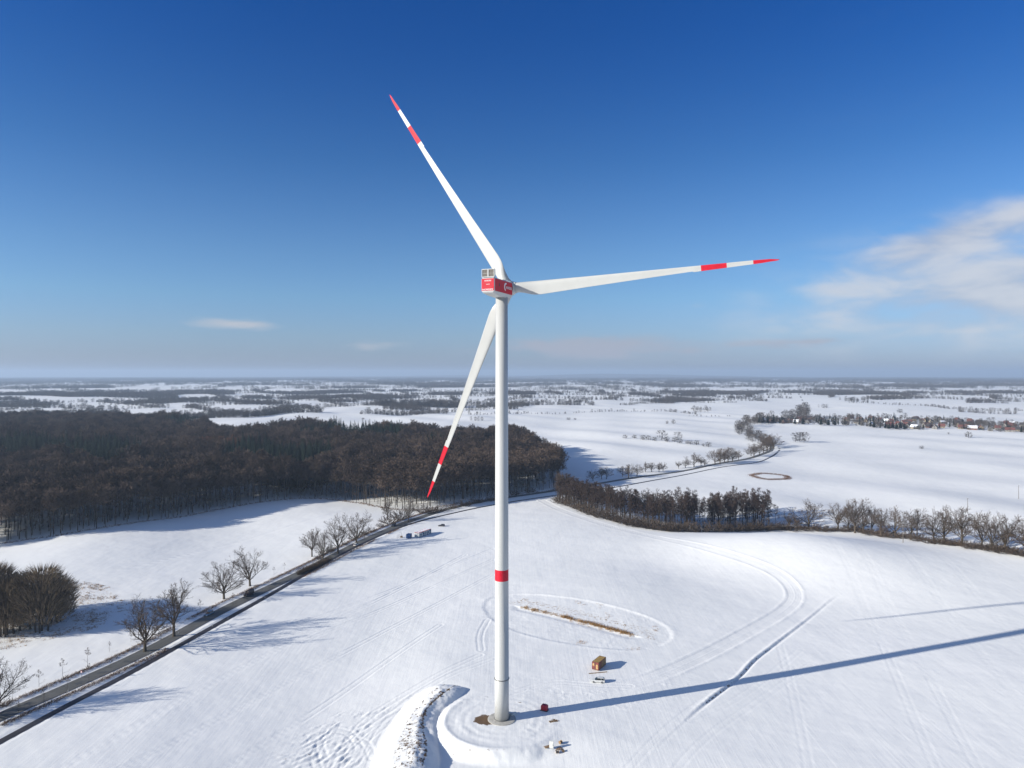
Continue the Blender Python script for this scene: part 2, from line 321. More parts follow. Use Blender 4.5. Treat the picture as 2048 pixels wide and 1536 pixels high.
def detail(x, y):
    """height detail, dirt mask, straw mask"""
    shp = x.shape; h = np.zeros(shp); dirt = np.zeros(shp); straw = np.zeros(shp)
    def win(P, r):
        P = np.array(P); return (x > P[:, 0].min()-r) & (x < P[:, 0].max()+r) & (y > P[:, 1].min()-r) & (y < P[:, 1].max()+r)
    r = np.hypot(x-TB[0], y-TB[1])
    nz = waves(x, y, 7, 0)*0.6 + waves(x, y, 3.1, 5)*0.4
    # crane pad round the tower: lower ground to the left and towards the camera
    side = sstep((-(x-TB[0])*0.8 - (y-TB[1])*0.9)/np.maximum(r, 1), -0.5, 1.0)**0.8
    h = h - 2.2*sstep(r + 0.8*waves(x, y, 12, 5), 16.6, 22.5)*side*(1 - sstep(r, 50, 112))
    h = h + 0.22*np.exp(-((r-16.6)/0.9)**2)*side
    h = h + 0.03*np.sin(r*2.2)*np.exp(-((r-11)/4)**2)
    h = h + 0.10*nz*np.exp(-((r-12)/9)**2)
    # spoil heap
    w = win(MOUND, 3)
    if w.any():
        X, Y = x[w], y[w]; ins = inside(X, Y, MOUND); dl = dpoly(X, Y, ML)[0]; dr = dpoly(X, Y, MR)[0]
        e = np.minimum(dl*0.34, dr*0.62); hh = 3.6*(1 - np.exp(-e/2.4))*1.15
        hh = hh*(1 + 0.08*waves(X, Y, 4, 3)) + 0.11*waves(X, Y, 2.9, 7)*sstep(e, 0.2, 1.2) + 0.05*waves(X, Y, 1.3, 2)*sstep(e, 0.2, 1.2)
        h[w] += np.where(ins, hh, 0)
        rid = np.maximum(np.exp(-((dr - 3.9)/0.55)**2)*0.78, np.maximum(np.exp(-((dr-7.5-1.5*waves(X, Y, 15, 1))/0.8)**2)*0.62, 0.53*sstep(e, 1.0, 2.4))) + 0.12*waves(X, Y, 9, 1)
        dirt[w] = np.maximum(dirt[w], np.where(ins, rid, 0))
    w = win(CHURN, 2)
    if w.any():
        X, Y = x[w], y[w]; ins = inside(X, Y, CHURN).astype(float); d = dpoly(X, Y, CHURN, True)[0]
        k = ins*sstep(d, 0, 6); u = X*0.62 + Y*0.78; v = X*0.78 - Y*0.62
        c1_ = G(650, 1490); rr = np.hypot(X-c1_[0], (Y-c1_[1]))
        h[w] += k*(0.17*np.sin(v*2.6 + 3.5*waves(X, Y, 16, 2) + 2*waves(X, Y, 6, 8))*sstep(waves(X, Y, 8, 6), -0.3, 0.5) + 0.06*waves(X, Y, 1.7, 3)*sstep(waves(X, Y, 5, 1), -.4, .4))
        dirt[w] = np.maximum(dirt[w], k*(0.36+0.12*waves(X, Y, 12, 4)))
    # field pond and its reed strip
    w = win(OVAL, 8)
    if w.any():
        X, Y = x[w], y[w]; ins = inside(X, Y, OVAL); d = dpoly(X, Y, OVAL, True)[0]
        h[w] += np.where(ins, -0.18*sstep(d, 0, 2.2), 0) + 0.045*np.exp(-(d/1.0)**2)*(1+0.9*waves(X, Y, 12, 3)) + np.where(ins, 0.045*waves(X+waves(X,Y,9,2)*2, Y, 3.1, 4), 0)
        straw[w] = np.where(ins, 0.34 + 0.10*waves(X, Y, 20, 1), 0)
        d2, _, sg = dpoly(X, Y, REED)
        h[w] += -0.35*np.exp(-((d2*sg+2.2)/2.0)**2)*np.where(ins, 1, 0)
        straw[w] = np.maximum(straw[w], 0.62*np.exp(-((d2)/2.0)**2) + np.where(ins, 0.56*np.exp(-(np.maximum(d2*sg, -99)-7.0)**2/40), 0))
    w = win(SCARP, 6)
    if w.any():
        X, Y = x[w], y[w]; d, p, sg = dpoly(X, Y, SCARP); L = p.max()
        am = (0.08*sstep(p, 0, 8) + 0.92*sstep(p, 18, 42))*(0.35 + 0.65*(1 - sstep(p, L*0.4, L*0.95)))*sstep(L-p, -1, 12)
        sdist = -d*sg   # positive to the right
        h[w] += am*(0.30*np.exp(-((sdist+0.6)/0.7)**2)*(1+0.3*waves(X, Y, 3, 2)) - 0.42*np.exp(-((sdist-0.45)/0.55)**2))
        dirt[w] = np.maximum(dirt[w], am*0.66*np.exp(-((sdist-0.1)/0.45)**2))
    w = win(TRACK, 10)
    if w.any():
        X, Y = x[w], y[w]; d, p, sg = dpoly(X, Y, TRACK); k = sstep(p.max()-p, 5, 60)
        h[w] += k*(0.10*np.exp(-((d-3.9)/0.7)**2)*(1+0.8*waves(X, Y, 11, 5)) - 0.07*(1-sstep(d, 2.4, 3.8)) + 0.05*np.sin(d*6.5+waves(X, Y, 30, 2))*(1-sstep(d, 3, 4)))
    for i, P in enumerate(LINES):
        w = win(P, 4)
        if not w.any(): continue
        X, Y = x[w], y[w]; PP = smooth(P, 2); d, p, sg = dpoly(X, Y, PP)
        far = np.clip(np.hypot(X, Y)/350, 0.7, 2.2)
        h[w] += (0.42 if i in (5, 6, 7, 8, 9, 10, 15, 16) else 1)*(-0.12*far*np.exp(-((d-1.0)/(0.32*far))**2) + 0.05*far*np.exp(-((d-1.9)/(0.4*far))**2))
    # carriageway and cycle path lie in shallow cuts, the verge between them is rough
    w = (x > -260) & (x < 420) & (y > 140) & (y < 1300)
    X, Y = x[w], y[w]; d, p, sg = dpoly(X, Y, ROAD[:100]); d2, p2, _ = dpoly(X, Y, PATH)
    cut = np.maximum(1 - sstep(d, 3.9, 5.2), 1 - sstep(d2, 1.5, 2.4))
    hw = h[w]*(1-cut) - 0.20*cut
    hw += 0.22*np.exp(-((d-6.6)/1.3)**2)*(1+0.6*waves(X, Y, 4, 1))*(d2 > 2.2)
    h[w] = hw
    vg = np.exp(-((d-6.6)/1.5)**2)*(0.62 + 0.22*waves(X, Y, 22, 3))*(d2 > 2.4)*(Y < 640)
    straw[w] = np.maximum(straw[w], vg)
    w = win(MEADOW, 2)
    if w.any():
        X, Y = x[w], y[w]; ins = inside(X, Y, MEADOW); d = dpoly(X, Y, MEADOW, True)[0]
        straw[w] = np.maximum(straw[w], np.where(ins, sstep(d, 0, 4)*(0.56 + 0.14*waves(X, Y, 17, 2)), 0)); h[w] += np.where(ins, 0.15*waves(X, Y, 2.3, 2)*sstep(d, 0, 4), 0)
    for (px, py, sx_, sy_) in ((1080, 1375, 16, 8), (1200, 1395, 14, 9), (1060, 1465, 14, 5), (1330, 1370, 12, 10), (930, 1400, 6, 7)):
        gx_, gy_ = G(px, py); h = h + 0.10*waves(x + waves(x, y, 5, 3), y, 1.9, 6)*sstep(waves(x, y, 8, 2), -.3, .6)*gauss(x, y, gx_, gy_, sx_, sy_)
    # bare soil by the tower foot
    e = (x-TB[0]+4.2)**2/4.6**2 + (y-TB[1]+0.5)**2/3.6**2
    dirt = np.maximum(dirt, 1.0*(1 - sstep(e + 0.35*nz, 0.3, 1.4)))
    for (px, py, sx_, sy_, a) in ((1110, 1440, 3.2, 1.8, 0.68), (1035, 1405, 3.4, 1.5, 0.6), (968, 1393, 3.5, 1.3, 0.66), (1110, 1494, 3.2, 1.0, 0.62), (1030, 1509, 2.5, 0.6, 0.5), (930, 1497, 5.5, 0.5, 0.62), (985, 1500, 6.0, 0.6, 0.68), (905, 1470, 1.2, 3.0, 0.5),
                                  (1190, 1346, 3.0, 0.35, 0.8), (600, 1485, 2.2, 4, 0.35)):
        gx, gy = G(px, py); dirt = np.maximum(dirt, a*gauss(x, y, gx, gy, sx_, sy_))
    return h, dirt, straw
def hall(x, y):
    x = np.atleast_1d(np.asarray(x, float)); y = np.atleast_1d(np.asarray(y, float)); return hbase(x, y) + detail(x, y)[0]
def Z(x, y): return float(hall(x, y)[0])
def GZ(px, py): x, y = G(px, py); return (x, y, Z(x, y))

# ------------------------------------------------------------------ ground
def axis(bands, lo, hi, grow=1.07):
    a = [bands[0][0]]
    for (s0, s1, st) in bands:
        while a[-1] < s1 - 1e-6: a.append(min(a[-1] + st, s1))
    st = bands[-1][2]
    while a[-1] < hi: st *= grow; a.append(a[-1] + st)
    st = bands[0][2]; L = [a[0]]
    while L[-1] > lo: st *= grow; L.append(L[-1] - st)
    return np.array(L[:0:-1] + a)
gx = axis([(-160, -62, 0.9), (-62, 60, 0.34), (60, 135, 0.42), (135, 240, 0.8)], -30000, 30000, 1.045)
gy = axis([(168, 260, 0.36), (260, 335, 0.45), (335, 420, 0.8), (420, 700, 1.6)], -400, 46000, 1.03)
XX, YY = np.meshgrid(gx, gy); Hh = hbase(XX, YY)
D_, DI, ST = detail(XX, YY); Hh = Hh + D_
nx, ny = len(gx), len(gy)
V = np.c_[XX.ravel(), YY.ravel(), Hh.ravel()]
ii = (np.arange(ny-1)[:, None]*nx + np.arange(nx-1)[None, :]).ravel()
T = np.c_[ii, ii+1, ii+1+nx, ii+nx]
def hall(x, y):
    x = np.atleast_1d(np.asarray(x, float)); y = np.atleast_1d(np.asarray(y, float))
    i = np.clip(np.searchsorted(gx, x) - 1, 0, nx-2); j = np.clip(np.searchsorted(gy, y) - 1, 0, ny-2)
    u = np.clip((x-gx[i])/(gx[i+1]-gx[i]), 0, 1); v = np.clip((y-gy[j])/(gy[j+1]-gy[j]), 0, 1)
    return (Hh[j, i]*(1-u) + Hh[j, i+1]*u)*(1-v) + (Hh[j+1, i]*(1-u) + Hh[j+1, i+1]*u)*v
sm_ = bpy.data.materials.new('snow_field'); sm_.use_nodes = True; q = NB(sm_.node_tree); P = sm_.node_tree.nodes['Principled BSDF']
g = q.n('ShaderNodeNewGeometry'); pos = g.outputs['Position']
ad = q.n('ShaderNodeAttribute', attribute_name='dirt'); as_ = q.n('ShaderNodeAttribute', attribute_name='straw')
nf = q.noise(pos, 0.75, 7, 0.74); nm = q.noise(pos, 0.35, 4, 0.6); ng = q.noise(q.mapping(pos, (1, 1, 0.2)), 0.9, 6, 0.75, 0.6)
fd = q.step(q.m('ADD', ad.outputs['Fac'], q.m('MULTIPLY', q.m('SUBTRACT', nf, 0.5), 1.9)), 0.62, 0.74)
fs_ = q.step(q.m('ADD', as_.outputs['Fac'], q.m('MULTIPLY', q.m('SUBTRACT', ng, 0.5), 2.0)), 0.56, 0.78)
soil = q.mix(nm, (0.10, 0.062, 0.035), (0.20, 0.13, 0.075)); strawc = q.mix(q.step(nf, 0.3, 0.7), (0.30, 0.19, 0.10), (0.42, 0.31, 0.19))
lowf = q.step(q.noise(pos, 0.012, 4, 0.6), 0.35, 0.7)
snowc = q.mix(lowf, (0.82, 0.825, 0.805), (0.86, 0.86, 0.84))
cc = q.mix(q.m('MULTIPLY', fs_, 0.85), snowc, strawc); cc = q.mix(fd, cc, soil)
q.link(cc, P.inputs['Base Color']); P.inputs['Roughness'].default_value = 0.85; P.inputs['Specular IOR Level'].default_value = 0.15
rows_r = q.noise(q.mapping(pos, (1.0, 0.035, 1), rot=(0, 0, math.radians(-5))), 0.8, 4, 0.7)
rows_l = q.noise(q.mapping(pos, (1.0, 0.035, 1), rot=(0, 0, math.radians(32))), 0.8, 4, 0.7)
spx = q.n('ShaderNodeSeparateXYZ'); q.link(pos, spx.inputs[0])
side_ = q.step(q.m('SUBTRACT', spx.outputs[0], q.m('MULTIPLY', q.m('SUBTRACT', spx.outputs[1], 200), 0.12)), 55, 70)
mxr = q.n('ShaderNodeMix', data_type='FLOAT'); q.link(side_, mxr.inputs[0]); q.link(rows_l, mxr.inputs[2]); q.link(rows_r, mxr.inputs[3])
hgt = q.m('ADD', q.m('MULTIPLY', mxr.outputs[0], 0.085), q.m('MULTIPLY', nf, 0.045))
hgt = q.m('ADD', hgt, q.m('MULTIPLY', q.noise(pos, 0.05, 3, 0.55), 0.8))
bp = q.n('ShaderNodeBump'); bp.inputs['Strength'].default_value = 0.75; bp.inputs['Distance'].default_value = 1.0; q.link(hgt, bp.inputs['Height']); q.link(bp.outputs[0], P.inputs['Normal'])
gm = fastmesh('ground', V, T, sm_, 4)
for nme, arr in (('dirt', DI), ('straw', ST)):
    at = gm.attributes.new(nme, 'FLOAT', 'POINT'); at.data.foreach_set('value', arr.astype(np.float32).ravel())
gm.polygons.foreach_set('use_smooth', [True]*len(gm.polygons))
tag(link('ground', gm), kind='structure', label='snow covered rolling farmland reaching to the horizon')

# ------------------------------------------------------------------ road and cycle path
def ribbon(name, P, half, lift, mt, label, thick=0.0):
    P = resample(P, 3.0); n = len(P); T_ = np.gradient(P, axis=0); T_ /= np.linalg.norm(T_, axis=1)[:, None]; N_ = np.c_[-T_[:, 1], T_[:, 0]]
    W = 5; us = np.linspace(-1, 1, W); V = []; 
    for u in us:
        q_ = P + N_*half*u; V.append(np.c_[q_, hbase(q_[:, 0], q_[:, 1]) + lift + 0.04*(1-abs(u))])
    V = np.stack(V, 1).reshape(-1, 3)
    i0 = (np.arange(n-1)[:, None]*W + np.arange(W-1)[None, :]).ravel(); T2 = np.c_[i0, i0+W, i0+W+1, i0+1]
    me = fastmesh(name, V, T2, mt, 4)
    uvl = me.uv_layers.new(name='UVMap'); li = np.zeros(len(me.loops), np.int32); me.loops.foreach_get('vertex_index', li)
    uv = np.c_[(li % W)/(W-1), (li//W)*0.3]; uvl.data.foreach_set('uv', uv.astype(np.float32).ravel())
    return tag(link(name, me), kind='structure', label=label)
am_ = bpy.data.materials.new('worn_asphalt'); am_.use_nodes = True; q = NB(am_.node_tree); P = am_.node_tree.nodes['Principled BSDF']
uvn = q.n('ShaderNodeUVMap'); sp = q.n('ShaderNodeSeparateXYZ'); q.link(uvn.outputs[0], sp.inputs[0])
wv = q.m('ABSOLUTE', q.m('SINE', q.m('MULTIPLY', sp.outputs[0], 4*math.pi)))      # two wheel paths per lane
gg = q.n('ShaderNodeNewGeometry'); nn = q.noise(gg.outputs['Position'], 0.35, 4)
ns = q.noise(q.mapping(uvn.outputs[0], (14, 0.12, 1)), 1.0, 3)
ac = q.mix(q.m('MULTIPLY', wv, 0.6), (0.075, 0.075, 0.068), (0.14, 0.14, 0.128)); ac = q.mix(q.step(ns, 0.4, 0.7), ac, (0.11, 0.11, 0.10)); ac = q.mix(q.m('MULTIPLY', q.step(nn, 0.45, 0.7), 0.4), ac, (0.17, 0.17, 0.16))
ed = q.step(q.m('ABSOLUTE', q.m('SUBTRACT', sp.outputs[0], 0.5)), 0.455, 0.475); ac = q.mix(ed, ac, (0.045, 0.042, 0.04))
q.link(ac, P.inputs['Base Color']); P.inputs['Roughness'].default_value = 0.75
ribbon('road', ROAD, 3.0, -0.10, am_, 'grey two lane country road running past the forest')
pm_ = mat('damp_path_asphalt', (0.035, 0.034, 0.042), 0.7, 0.3, 0.5, coords='Object')
ribbon('cycle_path', PATH, 1.35, -0.10, pm_, 'narrow dark cycle path beside the road')
# ------------------------------------------------------------------ wind turbine
def turbine():
    root = empty('wind_turbine', (TB[0], TB[1], Z(*TB)))
    root.location.z = 0.0
    tag(root, 'white wind turbine with red banded blades and red nacelle, tall in the snowy field', 'wind turbine')
    HUBZ = 125.0
    t = MB(); zs = [(2.08, 0.25), (2.07, 12.0), (2.04, 12.02), (2.02, 26), (2.005, 26.01), (1.98, 40.6), (1.98, 40.601), (1.97, 43.8), (1.97, 43.801), (1.91, 62), (1.905, 62.01), (1.83, 92), (1.825, 92.01), (1.73, HUBZ-2.3)]
    t.lathe(zs, 64, ms=[0]*5 + [0, 1, 1, 0] + [0]*4)
    # red ring between 40.6 and 43.8 m
    t.M = [(1 if (min(t.V[i][2] for i in f) > 40.59 and max(t.V[i][2] for i in f) < 43.81) else 0) for f in t.Fc]
    tw = t.build('tower', [M['tower'], M['red']], root, sm=False)
    tw.data.polygons.foreach_set('use_smooth', [len(p.vertices) == 4 for p in tw.data.polygons])
    r = MB(); r.lathe([(2.0, 11.9), (2.22, 11.9), (2.22, 12.06), (2.0, 12.06)], 48); r.build('flange', M['flange'], root)
    r = MB(); r.lathe([(2.0, 0.2), (2.22, 0.2), (2.22, 0.42), (2.0, 0.42)], 48); r.build('base_ring', M['flange'], root)
    fo = MB(); fo.lathe([(4.1, -0.5), (4.1, 0.10), (3.9, 0.16), (3.2, 0.2), (2.0, 0.25)], 48); fo.build('foundation', M['conc'], root)
    dr = MB(); dr.box((1.75, 1.45, 1.35), (0.12, 0.95, 2.1), math.radians(40)); dr.build('door', M['flange'], root)
    s_ = MB()
    for k in range(5): s_.box((2.35+0.42*k, 2.0+0.35*k, 0.95-0.19*k), (0.5, 1.1, 0.08), math.radians(40))
    s_.box((3.3, 2.75, 0.25), (2.2, 1.2, 0.5), math.radians(40)); s_.build('entrance_steps', M['white'], root)
    yaw, tilt, azm = 0.409, math.radians(5), 0.0545
    a = Vector((math.sin(yaw)*math.cos(tilt), math.cos(yaw)*math.cos(tilt), math.sin(tilt)))
    r3 = Vector((math.cos(yaw), -math.sin(yaw), 0)); u3 = r3.cross(a)
    # nacelle frame: x = right of the axis, y = along the axis to the rotor, z = up
    R3 = Matrix((r3, Vector((math.sin(yaw), math.cos(yaw), 0)), Vector((0, 0, 1)))).transposed().to_4x4()
    nac = MB(); Lr, Lf, W = -9.3, 3.3, 2.0
    def sec(y, w, zt, zm, zb, wb): return [(-w, y, zm), (-w, y, zt-0.25), (-w+0.3, y, zt), (w-0.3, y, zt), (w, y, zt-0.25), (w, y, zm), (wb, y, zb), (-wb, y, zb)]
    nac.rings([sec(Lr, 1.95, 1.75, -1.75, -2.0, 1.6), sec(Lr+0.3, 2.0, 1.9, -1.8, -2.35, 1.5), sec(Lr+4, 2.0, 1.9, -1.85, -2.75, 1.5), sec(Lf-3.5, 2.0, 1.9, -1.85, -2.9, 1.6), sec(Lf-0.3, 2.0, 1.85, -1.9, -2.7, 1.6), sec(Lf, 1.85, 1.7, -1.75, -2.3, 1.4)])
    no = nac.build('nacelle', M['nac'], root); no.matrix_local = Matrix.Translation((0, 0, HUBZ)) @ R3
    def npart(mb, name, m_, par=no, **k): return mb.build(name, m_, par, **k)
    for sgn in (-1, 1):
        p_ = MB(); vs = []
        for x_ in (2.003*sgn, 2.04*sgn):
            vs += [(x_, Lr+0.35, -1.78), (x_, Lf-0.7, -1.85), (x_, Lf-0.35, -1.5), (x_, Lf-0.35, 1.35), (x_, Lf-0.6, 1.62), (x_, Lr+0.35, 1.62)]
        p_.add(vs, [(0, 1, 2, 3, 4, 5), (11, 10, 9, 8, 7, 6)] + [(i, (i+1) % 6 + 0, (i+1) % 6 + 6, i+6) for i in range(6)])
        for y_ in (-7.0, -4.6, -2.2): p_.box((2.05*sgn, y_, -0.1), (0.03, 0.05, 3.3), m=1)
        p_.box((2.05*sgn, -3.0, 1.25), (0.03, 11.5, 0.06), m=1)
        npart(p_, 'side_panel', [M['red'], M['dred']])
    h_ = MB(); h_.box((2.055, -6.1, 0.15), (0.04, 0.5, 0.9)); npart(h_, 'hatch', M['dark'])
    rp = MB(); rp.box((0, Lr-0.03, -0.05), (3.75, 0.06, 3.35))
    for z_ in (0.95, -0.1, -1.15): rp.box((0, Lr-0.075, z_+0.42), (2.7, 0.03, 0.07), m=1); rp.box((0, Lr-0.075, z_-0.42), (2.7, 0.03, 0.07), m=1); rp.box((-1.38, Lr-0.075, z_), (0.07, 0.03, 0.77), m=1)
    npart(rp, 'rear_panel', [M['red'], M['dred']])
    def text(body, size, loc, rot, nm, sxx=1.0):
        cu = bpy.data.curves.new(nm, 'FONT'); cu.body = body; cu.size = size; cu.extrude = 0.012; cu.offset = 0.012*size; cu.align_x = 'CENTER'; cu.align_y = 'CENTER'
        tmp = bpy.data.objects.new(nm, cu); COL.objects.link(tmp); me = bpy.data.meshes.new_from_object(tmp.evaluated_get(bpy.context.evaluated_depsgraph_get()))
        bpy.data.objects.remove(tmp); me.materials.clear(); me.materials.append(M['lett'])
        o = link(nm, me, no); o.location = loc; o.rotation_euler = rot; o.scale = (sxx, 1, 1); return o
    text('NORDEX', 1.05, (2.075, 0.62, -0.12), (math.pi/2, 0, math.pi/2), 'lettering', 0.98)
    text('NORDEX', 0.50, (0.05, Lr-0.10, 1.0), (math.pi/2, 0, 0), 'lettering')
    text('NORDEX', 0.26, (0.05, Lr-0.10, 0.02), (math.pi/2, 0, 0), 'lettering')
    text('NORDEX', 0.55, (0.0, Lr-0.10, -1.42), (math.pi/2, 0, 0), 'lettering', 1.45)
    sw = MB(); K = 18; ring = []
    for k in range(K+1):
        th = math.radians(70 + 185*k/K); w_ = 0.30*math.sin(math.pi*(k+1.5)/(K+3))**0.7 + 0.10; ro = 1.05
        cy_, cz_ = -1.55, 0.0
        ring.append([(x_, cy_ + math.cos(th)*rr_*1.05, cz_ + math.sin(th)*rr_) for x_, rr_ in ((2.05, ro-w_), (2.05, ro+w_*0.5), (2.085, ro+w_*0.5), (2.085, ro-w_))])
    sw.rings(ring); npart(sw, 'swoosh_emblem', M['lett'])
    cl = MB(); cy0 = Lr+0.45
    for x_ in (-1.85, 0, 1.85): cl.box((x_, cy0, 3.15), (0.16 if x_ else 0.3, 0.7, 2.2))
    for z_ in (2.1, 4.2): cl.box((0, cy0, z_), (3.86, 0.74, 0.18))
    for x_ in (-1.5, 1.5): cl.box((x_, cy0, 1.95), (0.15, 0.5, 0.3))
    cf = npart(cl, 'cooler_frame', M['nac'])
    for x_ in (-0.96, 0.96):
        gr = MB(); gr.box((x_, cy0, 3.15), (1.6, 0.4, 1.9)); gr.box((x_, cy0-0.215, 3.1), (1.6, 0.02, 0.05), m=1); gr.box((x_+0.02, cy0-0.215, 3.15), (0.04, 0.02, 1.9), m=2)
        npart(gr, 'cooler_grille', [M['grille'], M['nac'], M['flange']], cf)
    tr = MB(); tr.box((0.6, -1.2, 2.02), (1.6, 2.2, 0.25)); tr.box((-0.8, -4.5, 2.0), (0.8, 0.8, 0.25)); npart(tr, 'roof_hatch', M['nac'])
    for xx_, yy_ in ((-1.2, -8), (1.0, -3)): lp = MB(); lp.tube([(xx_, yy_, 1.9), (xx_, yy_, 3.0)], [0.04, 0.04]); npart(lp, 'sensor_mast', M['steel'])
    # rotor
    ov = 5.6; hub_c = Vector((0, 0, HUBZ + 0.05)) + a*ov
    RH = Matrix((r3, u3, -a)).transposed().to_4x4()     # local -z points upwind
    hb = MB(); hb.lathe([(1.75, 2.05), (2.05, 1.9), (2.15, 1.0), (2.25, 0.0), (2.15, -1.2), (1.85, -2.1), (1.3, -2.8), (0.6, -3.2), (0.15, -3.3)], 36)
    ho = hb.build('hub', M['nac'], root, sm=True); ho.matrix_local = Matrix.Translation(hub_c) @ RH
    gp = MB(); gp.lathe([(1.8, 2.25), (2.0, 2.3), (2.0, 2.07), (1.7, 2.05)], 36); gp.build('hub_gap_ring', M['flange'], ho)
    # blade
    rs = [1.6, 2.6, 3.6, 4.8, 6.0, 7.2, 8.4, 10, 12, 15, 19, 24, 30, 36, 42, 48, 52.9, 53.0, 53.9, 55.0, 55.05, 58, 61.55, 61.6, 65, 68.25, 68.3, 70.5, 72.4, 73.7, 74.4, 74.7]
    cr = [(1.6, 2.9), (3.0, 2.9), (5, 3.35), (7.5, 4.05), (9.5, 4.15), (14, 3.8), (24, 3.05), (41, 2.05), (52.9, 1.42), (53.0, 1.62), (61, 1.30), (68, 1.02), (71.5, 0.80), (73.5, 0.5), (74.4, 0.24), (74.7, 0.07)]
    tk = [(1.6, 1.0), (3.0, 0.98), (5, 0.72), (8, 0.45), (14, 0.33), (30, 0.22), (75, 0.16)]
    lx = [(1.6, 1.45), (4, 1.45), (8, 1.35), (24, 1.0), (50, 0.62), (68, 0.42), (72.5, 0.28), (74.7, -0.05)]
    tws = [(1.6, 14), (8, 13), (20, 7), (40, 2.5), (75, -1)]
    I_ = lambda r_, tb: float(np.interp(r_, [p[0] for p in tb], [p[1] for p in tb]))
    bm_ = MB(); rings = []; NB_ = 22
    for r_ in rs:
        c_, t_, xl, tw_ = I_(r_, cr), I_(r_, tk), I_(r_, lx), math.radians(I_(r_, tws)); ring = []
        rnd = 1 - sstep(np.array(r_), 3.0, 8.5)
        for k in range(NB_):
            th = 2*math.pi*k/NB_; xc = (1+math.cos(th))/2           # 1 = leading edge
            yt = 0.5*t_*c_*math.sin(th)*(float(rnd) + (1-float(rnd))*(1.15*max(xc, 0.0)**0.55*1.0)) 
            camb = 0.06*c_*math.sin(math.pi*xc)*(1-float(rnd))
            X = xl - c_*(1-xc); Yv = yt - camb
            Xr = X*math.cos(tw_) + Yv*math.sin(tw_); Yr = -X*math.sin(tw_) + Yv*math.cos(tw_)
            ring.append((Xr, Yr - 2.3*(r_/74.7)**2, r_))
        rings.append(ring)
    ms = [1 if (55.02 < (rs[i]+rs[i+1])/2 < 61.58 or (rs[i]+rs[i+1])/2 > 68.27) else 0 for i in range(len(rs)-1)]
    bm_.rings(rings, ms=ms)
    bme = bm_.mesh('blade', [M['blade'], M['red']], True); cone = math.radians(1.5)
    for k in range(3):
        t_ = azm + k*2*math.pi/3; d = r3*math.cos(t_) + u3*math.sin(t_); tg = -r3*math.sin(t_) + u3*math.cos(t_)
        d = (d*math.cos(cone) + a*math.sin(cone)).normalized(); yv = d.cross(tg).normalized(); tg = yv.cross(d)
        bo = link('blade', bme, root); bo.matrix_local = Matrix.Translation(hub_c) @ Matrix((tg, yv, d)).transposed().to_4x4()
        bo['label'] = ['blade reaching right, level with the nacelle', 'blade reaching up and left against the sky', 'blade hanging down in front of the forest'][k]
        rg = MB(); rg.lathe([(1.6, 1.2), (1.62, 2.2), (1.5, 2.22), (1.5, 1.2)], 28); ro_ = rg.build('blade_root_ring', M['nac'], bo, sm=False)
turbine()

# ------------------------------------------------------------------ trees
def rot_about(v, ax, an): return Matrix.Rotation(an, 3, ax) @ v
class TB_:
    def __init__(s, seed): s.r = random.Random(seed); s.wood = MB(); s.tv = []; s.tt = []; s.spray = []
    def twig(s, p, d, L, w):
        """a thin forked shoot: two slim blades"""
        r = s.r; a = Vector((r.uniform(-1, 1), r.uniform(-1, 1), r.uniform(-1, 1))).cross(d)
        if a.length < 1e-3: return
        a.normalize(); o = len(s.tv); bnd = Vector((r.uniform(-.25, .25), r.uniform(-.25, .25), r.uniform(-.05, .35)))*L*0.5
        m_ = p + d*L*0.5; e = p + d*L + bnd
        s.tv += [p-a*w, p+a*w, m_-a*w*0.7, m_+a*w*0.7, e]; s.tt += [(o, o+1, o+3), (o, o+3, o+2), (o+2, o+3, o+4)]
        c = (d + a*r.choice((-1, 1))*0.7 + Vector((0, 0, 0.2))).normalized(); o = len(s.tv); e2 = m_ + c*L*0.5
        s.tv += [m_ - a*w*0.6, m_ + d*w*1.3, e2]; s.tt += [(o, o+1, o+2)]
    def grow(s, p, d, L, rad, lv, P):
        r = s.r; n = P['seg'][lv]; pts = [p]; dd = d.copy(); q_ = p.copy(); dirs = [d]
        for i in range(n):
            dd = (dd + Vector((r.gauss(0, 1), r.gauss(0, 1), r.gauss(0, 0.6)))*P['wig'][lv] + Vector((0, 0, P['up'][lv]))).normalized()
            q_ = q_ + dd*L/n; pts.append(q_); dirs.append(dd)
        last = lv == P['lev']
        if last and P.get('flat', True):
            for i in range(n): s.twig(pts[i], (pts[i+1]-pts[i]).normalized(), L/n*1.25, P['tw']*(1.3 if i == 0 else 1))
        else:
            end = P['end'][lv]
            s.wood.tube(pts, [rad*(1-(1-end)*(i/n)**0.8) for i in range(n+1)], P['sides'][lv], cap=False)
        k = P['ntw'] if last else P['n'][lv]
        for j in range(k):
            t = P['t0'][lv] + (1-P['t0'][lv])*((j + r.uniform(0.1, 0.9))/k); f = t*n; i = min(int(f), n-1)
            c = pts[i].lerp(pts[i+1], f-i); base = dirs[i+1]
            ax = Vector((r.gauss(0, 1), r.gauss(0, 1), r.gauss(0, 1))).cross(base).normalized()
            an = math.radians(r.uniform(*P['ang'][lv])); nd = rot_about(base, ax, an)
            if nd.z < -0.15: nd.z *= -0.3; nd.normalize()
            if last: s.twig(c, nd, P['tl']*r.uniform(0.6, 1.3), P['tw'])
            else: s.grow(c, nd, L*P['rat'][lv]*(P['sh'][lv][0] + (P['sh'][lv][1]-P['sh'][lv][0])*t)*r.uniform(0.8, 1.2), rad*P['rr'][lv]*(1-0.4*t), lv+1, P)
    def out(s, bark, tw):
        wm = s.wood.mesh('trunk', bark); tm = fastmesh('crown', np.array([tuple(v) for v in s.tv]), np.array(s.tt), tw); return wm, tm
UPV = Vector((0, 0, 1))
